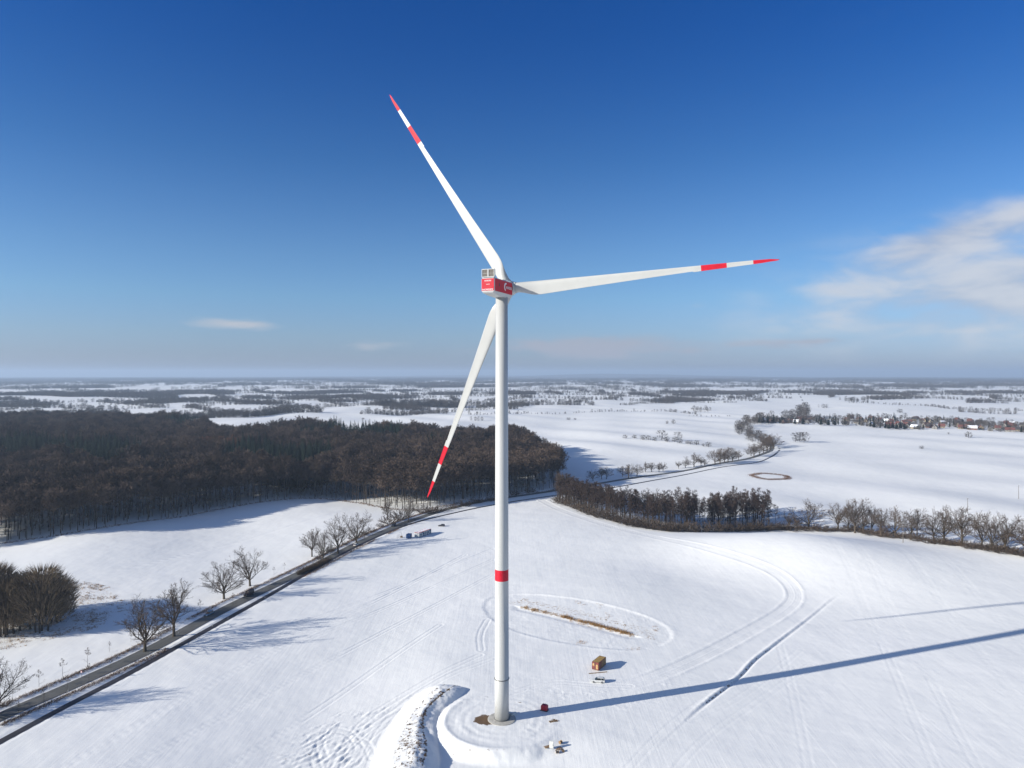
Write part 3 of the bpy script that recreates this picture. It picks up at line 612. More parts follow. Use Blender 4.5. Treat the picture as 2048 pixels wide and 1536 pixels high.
def oak(seed, H=19, spread=1.0, dens=1.0, tw=None, bark=None, low=False, tww=0.036):
    t = TB_(seed); r = t.r
    P = dict(lev=3, seg=[5, 5, 4, 3], wig=[0.06, 0.13, 0.16, 0.2], up=[0.0, 0.07, 0.06, 0.05], n=[0, int(9*dens), int(7*dens), 0], ntw=int(6*dens), t0=[0.3, 0.16, 0.12, 0.05],
             ang=[(30, 60), (24, 55), (22, 58), (20, 60)], rat=[0.6, 0.58, 0.58, 0.5], sh=[(1, .7), (1.15, .42), (1.15, .5), (1, .6)], rr=[0.6, 0.5, 0.5, 0.5], sides=[8, 6, 4, 3], end=[0.5, 0.12, 0.15, 0.2], tl=0.8, tw=tww)
    th = H*r.uniform(0.17, 0.23); tr = H*0.024
    if low: P['seg'] = [3, 4, 3, 2]; P['sides'] = [6, 4, 3, 3]
    lean = Vector((r.gauss(0, .04), r.gauss(0, .04), 1)).normalized()
    t.wood.tube([(0, 0, -0.8), (0, 0, 0), (0, 0, 0.5), lean*th*0.6, lean*th*1.02], [tr*1.7, tr*1.5, tr*1.1, tr, tr*0.95], 9, cap=False)
    nl = r.randint(7, 9); a0 = r.uniform(0, 6.28)
    for i in range(nl):
        f = i/(nl-1); inc = math.radians(5 + 66*f**0.8)*spread*r.uniform(0.9, 1.1); a = a0 + i*2.4 + r.uniform(-.3, .3)
        d = Vector((math.sin(inc)*math.cos(a), math.sin(inc)*math.sin(a), math.cos(inc)))
        z0 = th*(1.0 - 0.28*f*r.random()); L = (H - th)*(1.02 - 0.34*f)*r.uniform(0.82, 0.98)
        t.grow(lean*z0, d, L*0.97, tr*(0.72 - 0.2*f), 1, P)
    return t.out(bark or M['bark'], tw or M['twig'])
def beech(seed, H=27, tw=None, bark=None, nl=15, clear=0.42, wid=1.0, tww=0.10, tl=1.3, rnd=False):
    """forest tree: long clear trunk, brushy crown"""
    t = TB_(seed); r = t.r; tr = 0.22*H/27*r.uniform(0.85, 1.2)
    P = dict(lev=3, seg=[6, 3, 3, 2], wig=[0.02, 0.10, 0.14, 0.2], up=[0, 0.10, 0.08, 0.08], n=[0, 5, 5, 0], ntw=3, t0=[0, 0.2, 0.2, 0.1], ang=[(30, 50), (25, 55), (25, 60), (20, 60)],
             rat=[0.5, 0.50, 0.55, 0.5], sh=[(1, .7), (1.1, .6), (1.1, .6), (1, .6)], rr=[0.6, 0.5, 0.5, 0.5], sides=[5, 3, 3, 3], end=[0.5, 0.2, 0.2, 0.2], tl=tl, tw=tww)
    pts = [Vector((r.gauss(0, .012)*H*k/6, r.gauss(0, .012)*H*k/6, H*0.88*k/6)) for k in range(7)]; pts[0] = Vector((0, 0, -1))
    t.wood.tube(pts, [tr*1.3, tr, tr*.92, tr*.8, tr*.6, tr*.4, tr*.1], 6, cap=False)
    for i in range(nl):
        f = clear + (0.97-clear)*(i+r.random())/nl; k = f*6; j = min(int(k), 5); c = pts[j].lerp(pts[j+1], k-j)
        inc = math.radians(62 - 34*(f-clear)/(1-clear))*r.uniform(.85, 1.15); a = i*2.4 + r.uniform(-.5, .5)
        d = Vector((math.sin(inc)*math.cos(a), math.sin(inc)*math.sin(a), math.cos(inc)))
        t.grow(c, d, H*wid*((0.30 - 0.17*((f-clear)/(1-clear))**1.5) if not rnd else 0.16 + 0.09*math.sin(math.pi*min(1, .25+(f-clear)/(1-clear)*.75)))*r.uniform(.8, 1.1), tr*0.35, 1, P)
    for i in range(1): t.grow(pts[1].lerp(pts[2], r.random()), Vector((r.gauss(0, 1), r.gauss(0, 1), .4)).normalized(), 2.2, 0.04, 2, P)
    return t.out(bark or M['fbark'], tw or M['ftwig'])
def bush(seed, H=4, wid=1.0, stems=22, tw=None, tww=0.05, n2=5):
    t = TB_(seed); r = t.r
    P = dict(lev=2, seg=[4, 4, 3], wig=[.1, .1, .18], up=[.05, .08, .1], n=[0, n2, 0], ntw=4, t0=[0, .15, .1], ang=[(20, 40), (18, 48), (20, 55)], rat=[.5, .5, .5], sh=[(1, .6), (1.0, .6), (1, .6)],
             rr=[.5, .5, .5], sides=[4, 4, 3], end=[.3, .25, .3], tl=0.24*H**0.6, tw=tww)
    for i in range(stems):
        inc = math.radians(8 + 62*math.sqrt((i+.5)/stems)); a = i*2.4; d = Vector((math.sin(inc)*math.cos(a)*wid, math.sin(inc)*math.sin(a)*wid, math.cos(inc))).normalized()
        t.grow(Vector((d.x*H*.14*wid, d.y*H*.14*wid, -0.1)), d, H*r.uniform(.75, 1.02)*(1.05 - 0.25*math.sin(inc)), 0.018*H**0.8, 1, P)
    return t.out(M['bark'], tw or M['twig'])
def spruce(seed, H=24, mt=None):
    r = random.Random(seed); wb = MB(); wb.tube([(0, 0, -1), (0, 0, H*.5), (0, 0, H)], [.26, .16, .02], 6, cap=False); V = []; T = []
    n = 26
    for i in range(n):
        f = (i+.5)/n; z = H*(0.14 + 0.86*f); R = H*0.155*(1-f)**0.8 + 0.25; m_ = int(7 + 5*(1-f))
        for j in range(m_):
            a = j*2*math.pi/m_ + r.uniform(-.35, .35) + i; L = R*r.uniform(.7, 1.15); w = L*.26 + .12; dr = -L*r.uniform(.18, .42); o = len(V); ca, sa = math.cos(a), math.sin(a)
            V += [(0, 0, z), (ca*L*.55 - sa*w, sa*L*.55 + ca*w, z + dr*.3 - .25), (ca*L*.6, sa*L*.6, z+dr*.35+.12), (ca*L*.55 + sa*w, sa*L*.55 - ca*w, z + dr*.3 - .25), (ca*L, sa*L, z + dr)]
            T += [(o, o+1, o+2), (o, o+2, o+3), (o+1, o+4, o+2), (o+2, o+4, o+3)]
    return wb.mesh('trunk', M['fbark']), fastmesh('crown', np.array(V), np.array(T), mt or M['needle'])
def farbush(seed, H=14, n=150, clumps=1, mt=None, wood=True, span=0, rr=None, sw=1.0, stems=1):
    """tree or grove as it reads from kilometres away: short trunks and crowns of slim sprays"""
    r = random.Random(seed); wb = MB(); V = []; T = []
    for c in range(clumps):
        ox, oy = (r.uniform(-span, span), r.uniform(-span, span)) if clumps > 1 else (0, 0); h = H*r.uniform(.75, 1.1); R = h*(rr or r.uniform(.26, .36))
        wb.tube([(ox, oy, -2), (ox, oy, h*.45), (ox+r.uniform(-.5, .5), oy, h*.8)], [.24, .2, .08], 4, cap=False)
        for k in range(stems-1):
            a = k*2.4; wb.tube([(math.cos(a)*1.2, math.sin(a)*1.2, -1), (math.cos(a)*R*.25, math.sin(a)*R*.25, h*.25), (math.cos(a)*R*.6, math.sin(a)*R*.6, h*.62)], [.22, .17, .05], 5, cap=False)
        for i in range(n):
            a = r.uniform(0, 6.28); u = r.random()**0.5; zz = r.random(); rad = R*max(0, 1 - abs(zz*1.25-.55)**2.6/.5)**.6*u*(1 + .18*math.sin(a*3 + zz*7 + seed)) + .1
            p = Vector((ox + math.cos(a)*rad, oy + math.sin(a)*rad, h*((.08 if stems == 1 else .15) + (.86 if stems == 1 else .80)*zz))); d = Vector((math.cos(a)*.7*u, math.sin(a)*.7*u, r.uniform(.2, 1))).normalized()*r.uniform(1.2, 2.4)
            s_ = d.cross(Vector((r.gauss(0, 1), r.gauss(0, 1), r.gauss(0, 1)))).normalized()*r.uniform(.1, .26)*(1.6 if clumps > 1 else sw); o = len(V)
            V += [p-s_, p+s_, p+d]; T += [(o, o+1, o+2)]
    return wb.mesh('trunk', M['fbark']), fastmesh('crown', np.array([tuple(v) for v in V]), np.array(T), mt or M['fartwig'])

OAKS = [oak(s, 19, sp, 1.1) for s, sp in ((1, 1.05), (2, .72), (3, 1.0), (4, .78))]
ROWT = [oak(s, 17, sp, .9, low=True, tww=.045) for s, sp in ((21, 1.0), (22, .8), (23, .9))]
BEECH = [beech(s, 27, nl=17, clear=.54, wid=1.15) for s in (31, 32, 33, 34)]
ALDER = [beech(s, 23, tw=M['atwig'], nl=13, clear=.42, wid=.58, tww=.042, tl=1.0, rnd=True) for s in (41, 42, 43)]
LARCH = [beech(45, 25, tw=M['larch'], nl=18, clear=.4, wid=.6)]
SPRUCE = [spruce(51), spruce(52)]
BUSH = [bush(61, 4), bush(62, 4, 1.2)]
WILLOW = [farbush(65, 15, 3600, mt=M['willow'], rr=.46, sw=.35, stems=7), farbush(66, 14, 3200, mt=M['willow'], rr=.42, sw=.35, stems=6)]
FARB = [farbush(71, 14, 190), farbush(72, 13, 170), farbush(73, 9, 130)]
FARGROVE = [farbush(81, 16, 60, 9, span=20), farbush(82, 15, 60, 9, span=22)]
REEDT = beech(47, 6.2, nl=6, clear=.5, wid=.75, tww=.012, tl=.35)
_tc = [0]
def tree(pair, name, x, y, label, cat='tree', group=None, s=1.0, sz=None, rz=None, lean=0.0, z=None):
    _tc[0] += 1
    t = empty(name, (x, y, (Z(x, y) if z is None else z) - 0.05), R_.uniform(0, 6.28) if rz is None else rz, (s, s, sz or s))
    if lean: t.rotation_euler.x = lean
    tag(t, label, cat, group); link('trunk', pair[0], t); link('crown', pair[1], t); return t

def put(pair, px, py, ytop, name, label, **k):
    """a tree whose foot is seen at (px, py) and whose top reaches ytop"""
    x, y = G(px, py); Hm = (py - ytop)/F*math.hypot(x, y)*0.985; hh = max(max(v.co.z for v in m_.vertices) for m_ in pair[:2])
    w = k.pop('w', 1.0); s = Hm/hh; return tree(pair, name, x, y, label, s=s*w, sz=s, **k)

AV = 'bare roadside trees along the country road'
for i, (px, py, yt, v, w, lb) in enumerate((
    (290, 1302, 1190, 0, 1.10, 'broad bare oak with a low spreading limb, nearest full tree on the road verge'),
    (348, 1272, 1166, 1, 0.95, 'tall bare tree just behind the broad oak on the verge beside the cycle path'),
    (448, 1198, 1122, 2, 1.15, 'wide crowned bare tree on the field side of the road, behind the blue car'),
    (500, 1172, 1090, 3, 1.05, 'rounded tall bare tree on the field side of the road beside the dark van'),
    (624, 1113, 1054, 1, .95, 'small brownish bare tree, first of the clump of four on the road bend'),
    (646, 1120, 1058, 2, .85, 'slim forked bare tree, second of the clump of four on the road bend'),
    (676, 1106, 1026, 3, .95, 'tall bare tree between the road and the cycle path, third of the clump of four'),
    (713, 1090, 1014, 0, 1.0, 'largest bare tree on the road bend, fourth of the clump nearest the site cabins'),
    (775, 1040, 996, 1, .9, 'bare tree where the road meets the forest corner, on its far side'),
    (817, 1043, 990, 3, .8, 'bare tree with dark trunk between road and cycle path, beside the forest mouth'),
    (-8, 1425, 1318, 0, 1.0, 'bare tree cut by the left edge of the photo beyond the road'),
    (-75, 1440, 1330, 2, 1.0, 'bare tree outside the left edge on the near verge'), )):
    put(OAKS[v], px, py, yt, 'oak_tree' if v in (0, 2) else 'linden_tree', lb, group=AV, w=w*1.0)
SL = ['first', 'second', 'third', 'fourth', 'fifth', 'sixth', 'seventh', 'eighth', 'ninth', 'tenth', 'eleventh', 'twelfth', 'thirteenth', 'fourteenth', 'fifteenth', 'sixteenth', 'seventeenth', 'eighteenth', 'nineteenth', 'twentieth', 'twenty-first', 'twenty-second']
for i, (px, py, yt) in enumerate(((25, 1400, 1383), (78, 1375, 1343), (125, 1353, 1320), (175, 1332, 1298), (219, 1304, 1284), (262, 1284, 1266), (400, 1228, 1200), (548, 1150, 1133), (569, 1140, 1125))):
    put(REEDT, px, py, yt, 'sapling', '%s young roadside tree from the left on the far verge' % SL[i], group='saplings on the far verge')
for i, (px, py, yt) in enumerate(((37, 1429, 1405), (88, 1406, 1376), (135, 1382, 1352), (178, 1360, 1328), (222, 1338, 1316), (412, 1245, 1215), (466, 1210, 1185), (490, 1205, 1180), (511, 1190, 1168), (538, 1177, 1158))):
    put(REEDT, px, py, yt, 'sapling', '%s young roadside tree from the left on the near verge' % SL[i], group='saplings on the near verge')
# willow thicket by the left edge
for i, (px, py, yt, v, lb) in enumerate(((84, 1262, 1143, 0, 'dense dome shaped willow, middle of the thicket at the left edge'), (112, 1244, 1158, 1, 'dense rounded willow at the right end of the thicket at the left edge'),
    (14, 1270, 1162, 1, 'dense willow at the left end of the thicket'), (50, 1238, 1152, 0, 'tall willow standing at the back of the thicket'), (98, 1226, 1152, 0, 'smaller willow at the back right of the thicket'), (-10, 1250, 1140, 1, 'willow cut by the left edge behind the thicket'), (-45, 1270, 1150, 0, 'willow outside the left edge'))):
    put(WILLOW[v], px, py, yt, 'willow_tree', lb, group='willow thicket', w=.92)
for i, (px, py, yt, lb) in enumerate(((60, 1258, 1170, 'thin dark trunked tree inside the willow thicket, its fork showing'), (12, 1266, 1152, 'slender bare tree sticking out of the thicket by the left edge'), (40, 1262, 1165, 'thin stemmed bare tree in the front of the thicket'))):
    put(OAKS[1 + i % 3], px, py, yt, 'alder_tree', lb, group='bare trees in the willow thicket', w=.8)

# trees in a row on the right, beyond the snowy rise
ROW = [(1578, 1056, 1024, 1, 1.0), (1592, 1057, 1030, 2, 1.1), (1617, 1058, 999, 0, 1.1), (1676, 1061, 1006, 1, 1.0), (1697, 1063, 1004, 2, .7), (1710, 1066, 998, 1, .9), (1727, 1067, 1004, 2, .95), (1744, 1064, 1012, 0, .7), (1762, 1074, 1018, 1, .85), (1790, 1075, 1016, 0, .95), (1822, 1080, 1022, 2, .8), (1834, 1070, 1020, 1, .8),
       (1868, 1084, 1020, 2, .9), (1888, 1086, 1018, 0, 1.0), (1924, 1090, 1021, 1, 1.05), (1963, 1096, 1030, 2, .95), (1984, 1100, 1030, 0, .85), (2010, 1104, 1037, 1, .9), (2050, 1108, 1040, 2, 1.0), (2085, 1112, 1042, 0, 1.0)]
for i, (px, py, yt, v, w) in enumerate(ROW):
    put(ROWT[v], px, py, yt, 'row_tree', '%s tree from the left in the bare row behind the snowy rise' % SL[i], group='row of bare trees behind the rise', w=w*1.12)
# alder belt
alab = 'slender bare alder standing close among its neighbours in the dark belt'
def band(pts_front, depth, n, seed):
    P = resample(smooth(GP(pts_front), 1), 1.0); r = np.random.default_rng(seed); k = r.integers(0, len(P), n); dpt = r.uniform(0, 1, n)*depth
    return P[k, 0] + r.normal(0, 1.5, n), P[k, 1] + dpt, dpt
bx, by, bd = band([(1118, 1002), (1180, 1026), (1250, 1045), (1330, 1058), (1410, 1060), (1490, 1058), (1556, 1056)], 34, 185, 5)
for x, y, d in sorted(zip(bx, by, bd), key=lambda t: t[2]):
    f = np.interp(x, [30, 110], [0.82, 0.98]); tree(ALDER[R_.randrange(3)], 'alder_tree', x, y, alab, group='alders in the dark belt', s=f*R_.uniform(.8, 1.25), sz=f*R_.uniform(.70, 1.10))
for px, py, yt, v, lb in ((1288, 1040, 978, 0, 'pale twiggy tree rising above the left half of the dark alder belt'), (1305, 1042, 975, 2, 'broad twiggy tree highest above the dark alder belt'), (1318, 1046, 984, 1, 'third pale tree above the alder belt, next to the highest one'), (1250, 1035, 985, 0, 'gnarled bare tree in the gap left of the pale tall trees'),
                          (1150, 1005, 950, 3, 'dark rounded tree at the left start of the belt by the road'), (1125, 1000, 940, 1, 'dark tree between the forest corner and the belt'), (1185, 1015, 962, 2, 'dark wide crowned tree in the left part of the belt'), (1212, 1020, 965, 1, 'second dark wide crowned tree in the left part of the belt')):
    put(OAKS[v], px, py, yt, 'bare_tree', lb, w=.95)
for i in range(46):
    t = i/45; px = 1112 + t*455; py = float(np.interp(px, [1112, 1180, 1250, 1330, 1410, 1490, 1570], [1004, 1030, 1050, 1063, 1065, 1063, 1060])) - 1
    put(BUSH[i % 2], px + R_.uniform(-4, 4), py, py - R_.uniform(12, 28), 'shrub', 'low brown shrub at the foot of the alder belt', cat='shrub', group='shrubs at the foot of the alder belt', w=1.2)
for i in range(60):
    px = 1560 + i*9; py = float(np.interp(px, [1560, 1700, 1800, 1900, 2048, 2150], [1060, 1065, 1078, 1092, 1112, 1128])) - R_.uniform(-1, 5)
    put(BUSH[i % 2], px, py, py - R_.uniform(7, 17), 'shrub', 'low tangled brown shrub on the hedge bank under the row of trees', cat='shrub', group='shrubs on the hedge bank', w=1.5)
# roadside scrub near the forest corner
for i, (px, py, yt) in enumerate(((640, 1118, 1092), (660, 1104, 1074), (690, 1090, 1066), (706, 1080, 1052), (730, 1070, 1046), (745, 1064, 1040), (760, 1054, 1030), (780, 1048, 1018), (800, 1040, 1006), (845, 1026, 1000), (862, 1026, 1004), (880, 1022, 1002), (905, 1017, 1000), (930, 1012, 990), (955, 1006, 984), (985, 1002, 982), (1030, 990, 972), (1060, 985, 968))):
    put(BUSH[i % 2], px, py, py - (py-yt)*(.45 if px < 765 else .8), 'shrub', 'bushy brown roadside scrub between the lindens and the forest mouth', cat='shrub', group='scrub along the road towards the forest', w=1.3)
for i in range(26):
    px = 598 + i*2.4; py = float(np.interp(px, [598, 660], [1150, 1122])) - 1; put(BUSH[i % 2], px, py, py-R_.uniform(8, 16), 'hedge_shrub', 'thin stemmed young hedge shrub on the near verge below the four trees', cat='shrub', group='young hedge on the near verge', w=.7)

# far avenue and trees in the open fields
FL = 'bare trees along the far stretch of the road'
FA = [(1186, 962, 937), (1203, 958, 933), (1213, 958, 930), (1245, 953, 930), (1257, 955, 926), (1274, 952, 926), (1291, 944, 922), (1303, 944, 924), (1318, 944, 922), (1326, 942, 924), (1357, 937, 922), (1371, 936, 916), (1388, 934, 904), (1402, 932, 912), (1409, 932, 916),
      (1430, 928, 898), (1440, 928, 895), (1449, 925, 896), (1456, 924, 892), (1465, 923, 894), (1477, 919, 900), (1502, 912, 890), (1508, 914, 886), (1519, 910, 884), (1527, 906, 880), (1534, 903, 872), (1540, 898, 868), (1547, 896, 866)]
for i, (px, py, yt) in enumerate(FA): put(ROWT[i % 3], px, py, yt, 'roadside_tree', 'bare tree number %s from the forest along the far stretch of the road' % (i+1) if False else '%s bare tree beyond the forest mouth along the far road' % (SL[i] if i < 22 else ['twenty-third', 'twenty-fourth', 'twenty-fifth', 'twenty-sixth', 'twenty-seventh', 'twenty-eighth'][i-22]), group=FL, w=1.3)
for i in range(34):
    t = i/33; px = float(np.interp(t, [0, .35, .6, .8, 1], [1536, 1500, 1478, 1492, 1530])) + R_.uniform(-16, 16); py = float(np.interp(t, [0, .35, .6, .8, 1], [894, 876, 862, 850, 842]))
    put(FARB[i % 2], px, py, py - R_.uniform(16, 22), 'roadside_tree', 'greyish bare tree in the dense stand where the far road curves to the village', group='dense stand on the far road bend', w=1.25)
for i, (px, py, yt) in enumerate(((1250, 877, 868), (1269, 877, 868), (1286, 880, 868), (1297, 880, 869), (1309, 882, 872), (1324, 881, 859), (1334, 884, 872), (1349, 884, 873), (1356, 880, 863), (1360, 887, 876), (1374, 888, 880), (1381, 889, 880), (1393, 890, 879), (1407, 893, 886), (1417, 894, 882))):
    put(FARB[2 if i not in (5, 8) else 0], px, py, yt, 'field_shrub', '%s bush from the left in the hedge alone in the open snow field' % SL[i], cat='shrub', group='hedge in the open field', w=1.6)
for nm, px, py, yt, v, w, lb in (('field_copse', 1600, 884, 863, 1, 1.4, 'isolated bare copse on the snow right of the road bend'), ('field_shrub', 1843, 898, 891, 2, 1.8, 'small isolated bush alone far right on the open snow'), ('field_shrub', 1937, 876, 863, 2, 1.3, 'bushy isolated tree below the right end of the village'),
                                ('field_shrub', 1897, 869, 864, 2, 1.0, 'tiny bush between the isolated tree and the village'), ('field_copse', 1800, 826, 817, 2, 1.6, 'small pale clump on the snow above the village roofs'), ('field_copse', 1608, 885, 864, 0, 1.5, 'second clump grown together with the isolated copse right of the road bend'), ('field_copse', 1591, 884, 865, 0, 1.3, 'left clump of the isolated copse right of the road bend'),
                                ('field_copse', 858, 850, 845, 2, 2.5, 'low dark thicket in the snow beyond the forest left of the tower'), ('field_copse', 726, 839, 835, 2, 2.5, 'low dark thicket in the snow beyond the middle of the forest'), ('field_shrub', 1334, 848, 840, 2, 1.2, 'lone round bush on the snow beyond the field hedge'), ('field_shrub', 1347, 848, 837, 2, 1.1, 'upright lone tree beside the round bush beyond the field hedge'),
                                ('field_copse', 1137, 840, 834, 2, 2.2, 'left half of the dark copse right of the tower'), ('field_copse', 1150, 840, 835, 2, 1.8, 'right half of the dark copse right of the tower'), ('field_tree', 942, 841, 832, 0, 1.0, 'first of four round bare trees left of the tower'), ('field_tree', 951, 842, 832, 1, 1.0, 'second of four round bare trees left of the tower'),
                                ('field_tree', 957, 842, 832, 0, 1.0, 'third of four round bare trees left of the tower'), ('field_tree', 964, 842, 832, 1, 1.0, 'fourth of four round bare trees left of the tower')):
    put(FARB[v], px, py, yt, nm, lb, cat='shrub' if 'shrub' in nm else 'tree', w=w)

# ------------------------------------------------------------------ the forest: edge trees one by one, the rest as one mass
FOREST = smooth(GP([(-900, 1090), (-300, 1106), (0, 1087), (150, 1067), (300, 1042), (450, 1016), (560, 1000), (640, 996), (720, 1006), (775, 1018), (830, 1022), (880, 1014), (960, 1002), (1050, 986), (1108, 982), (1124, 968), (1118, 950), (1085, 926), (1062, 906), (1035, 897),
            (960, 893), (850, 889), (740, 884), (640, 878), (560, 881), (500, 890), (460, 893), (432, 888), (410, 872), (372, 862), (300, 858), (150, 855), (0, 853), (-300, 852), (-900, 850)]), 1)
fp = np.array(FOREST); fx0, fx1, fy0, fy1 = fp[:, 0].min(), fp[:, 0].max(), fp[:, 1].min(), fp[:, 1].max()
fx0 = max(fx0, -1150)
def jitgrid(x0, x1, y0, y1, st, seed):
    r = np.random.default_rng(seed); a, c = np.meshgrid(np.arange(x0, x1, st), np.arange(y0, y1, st)); a = a.ravel() + r.uniform(-.45, .45, a.size)*st; c = c.ravel() + r.uniform(-.45, .45, c.size)*st; return a, c
jx, jy = jitgrid(fx0, fx1, fy0, fy1, 6.9, 9)
ok = inside(jx, jy, FOREST) & (dpoly(jx, jy, ROAD[:90])[0] > 7.5) & (dpoly(jx, jy, PATH[:60])[0] > 4) & (np.abs(np.arctan2(jx, jy)) < 0.72)
jx, jy = jx[ok], jy[ok]; ed_ = dpoly(jx, jy, FOREST, True)[0]
# clearings kept as they are: firs in dark groups, larches in a rusty one
def infir(x, y):
    r = np.zeros(x.shape, bool)
    for cx_, cy_, ax_, ay_ in ((110, 893, 190, 15), (555, 905, 115, 20), (362, 842, 38, 6), (700, 862, 110, 9), (885, 880, 35, 5), (200, 915, 60, 8)):
        u = CX + x/y*F; v = HOR + (CAMZ - 24)/y*F; r |= ((u-cx_)/ax_)**2 + ((v-cy_)/ay_ + 0.25*np.sin(u*0.03))**2 < 1
    return r
fir = infir(jx, jy); lar = (((CX + jx/jy*F) - 430)/60)**2 + (((HOR + (CAMZ-24)/jy*F) - 880)/8)**2 < 1
kind = np.where(fir, 8 + rng.integers(0, 2, jx.size), np.where(lar, 7, rng.integers(0, 4, jx.size)))
front = (ed_ < 9) & (jy < 660) & (kind < 7) & (np.abs(jx/jy) < 0.74)
idx = np.where(front)[0]; idx = idx[np.argsort(jy[idx])][:128]
front = np.zeros(jx.size, bool); front[idx] = True
for i in idx: tree(BEECH[kind[i]], 'beech_tree', jx[i], jy[i], 'tall bare beech with a clear dark trunk standing in the edge of the forest', group='beeches along the forest edge', s=R_.uniform(.85, 1.1), sz=R_.uniform(.86, 1.06))
sp1 = [tree(SPRUCE[k], 'spruce_tree', *G(*p), lb) for k, (p, lb) in enumerate((((352, 868), 'dark spruce in the evergreen group on the far left forest skyline'), ((372, 870), 'second dark spruce beside the evergreen group on the far left forest skyline')))]
la1 = tree(LARCH[0], 'larch_tree', *G(452, 893), 'rusty brown larch at the far forest edge above the dark firs')
KO = {}
for k_, grp in enumerate(BEECH): KO[k_] = None
def geo_mass(name, x, y, z, k, s, pairs, label, kind='stuff', squash=None):
    """one object: trees of the given kinds standing on the given points (geometry nodes)"""
    me = bpy.data.meshes.new(name); n = len(x); me.vertices.add(n); me.vertices.foreach_set('co', np.c_[x, y, z].astype(np.float32).ravel())
    for nm, ty, ar in (('kind_of', 'INT', k.astype(np.int32)), ('size', 'FLOAT', s.astype(np.float32)), ('turn', 'FLOAT', rng.uniform(0, 6.28, n).astype(np.float32)), ('tall', 'FLOAT', (s*rng.uniform(.88, 1.12, n)).astype(np.float32))):
        at = me.attributes.new(nm, ty, 'POINT'); at.data.foreach_set('value', ar)
    o = link(name, me); tag(o, label, kind=kind)
    ng = bpy.data.node_groups.new(name, 'GeometryNodeTree'); ng.interface.new_socket('Geometry', in_out='INPUT', socket_type='NodeSocketGeometry'); ng.interface.new_socket('Geometry', in_out='OUTPUT', socket_type='NodeSocketGeometry')
    q = NB(ng); gi = q.n('NodeGroupInput'); go = q.n('NodeGroupOutput'); jn = q.n('GeometryNodeJoinGeometry')
    for pr in reversed(pairs):
        j2 = q.n('GeometryNodeJoinGeometry')
        for ob in pr:
            oi = q.n('GeometryNodeObjectInfo', transform_space='ORIGINAL'); oi.inputs[0].default_value = ob; q.link(oi.outputs['Geometry'], j2.inputs[0])
        gt = q.n('GeometryNodeGeometryToInstance'); q.link(j2.outputs[0], gt.inputs[0]); q.link(gt.outputs[0], jn.inputs[0])
    def attr(nm, ty):
        a_ = q.n('GeometryNodeInputNamedAttribute', data_type=ty); a_.inputs[0].default_value = nm; return a_.outputs[0]
    ip = q.n('GeometryNodeInstanceOnPoints'); q.link(gi.outputs[0], ip.inputs['Points']); q.link(jn.outputs[0], ip.inputs['Instance']); ip.inputs['Pick Instance'].default_value = True
    q.link(attr('kind_of', 'INT'), ip.inputs['Instance Index'])
    cr_ = q.n('ShaderNodeCombineXYZ'); q.link(attr('turn', 'FLOAT'), cr_.inputs[2]); er = q.n('FunctionNodeEulerToRotation'); q.link(cr_.outputs[0], er.inputs[0]); q.link(er.outputs[0], ip.inputs['Rotation'])
    cs_ = q.n('ShaderNodeCombineXYZ'); sz_ = attr('size', 'FLOAT'); q.link(sz_, cs_.inputs[0]); q.link(sz_, cs_.inputs[1]); q.link(attr('tall', 'FLOAT'), cs_.inputs[2]); q.link(cs_.outputs[0], ip.inputs['Scale'])
    q.link(ip.outputs[0], go.inputs[0]); md = o.modifiers.new('trees', 'NODES'); md.node_group = ng; return o
def firstof(mesh):
    for ob in COL.objects:
        if ob.data == mesh: return ob
def pairobj(pr): return (firstof(pr[0]), firstof(pr[1]))
bp_ = [pairobj(p) for p in BEECH]
# kinds: 0-3 beech, 4 spruce, 5 spruce, 6 larch
kk = np.where(kind >= 8, kind - 4, np.where(kind == 7, 6, kind))
m_ = ~front; m_ &= ~((ed_ > 60) & (kk < 4) & (rng.random(jx.size) < 0.25))
sz = rng.uniform(.80, 1.08, jx.size)*(1.02 + 0.13*waves(jx, jy, 60, 3) + 0.08*waves(jx, jy, 170, 7))*np.where(kk == 6, .95, 1)*np.where((kk == 4) | (kk == 5), 1.28, 1)
geo_mass('forest', jx[m_], jy[m_], hbase(jx[m_], jy[m_]) - .1, kk[m_], sz[m_], bp_ + [pairobj(SPRUCE[0]), pairobj(SPRUCE[1]), pairobj(LARCH[0])], 'dark leafless beech forest with groups of firs')
# undergrowth and the mixed stand between forest corner and belt
bx2, by2, bd2 = band([(1118, 1002), (1180, 1026), (1250, 1045), (1330, 1058), (1410, 1060), (1490, 1058), (1556, 1056)], 38, 330, 15)
geo_mass('belt_thicket', bx2, by2 + 3, hall(bx2, by2+3) - .1, rng.integers(0, 3, len(bx2)), rng.uniform(.32, .92, len(bx2)), [pairobj(p) for p in ALDER], 'dense young stems filling the dark alder belt')

# ------------------------------------------------------------------ far woods and hedges
def voro(x, y, cell, seed):
    r = np.random.default_rng(seed); G_ = 400; jx_ = r.random((G_, G_)); jy_ = r.random((G_, G_)); hw = r.random((G_, G_))
    cx_ = np.floor(x/cell).astype(int); cy_ = np.floor(y/cell).astype(int); f1 = np.full(x.shape, 1e9); f2 = f1.copy(); i1 = np.zeros(x.shape, int); i2 = i1.copy()
    for a in (-1, 0, 1):
        for c in (-1, 0, 1):
            u = cx_ + a; v = cy_ + c; sx2 = (u + jx_[u % G_, v % G_])*cell; sy2 = (v + jy_[u % G_, v % G_])*cell; d = np.hypot(x-sx2, (y-sy2)); idd = (u % G_)*G_ + (v % G_)
            c1 = d < f1; f2 = np.where(c1, f1, np.minimum(f2, d)); i2 = np.where(c1, i1, np.where(d <= f2, idd, i2)); f1 = np.where(c1, d, f1); i1 = np.where(c1, idd, i1)
    return f1, f2, i1, i2, hw.ravel()
def px_of(x, y, z=0): return CX + x/y*F, HOR + (CAMZ - z)/y*F
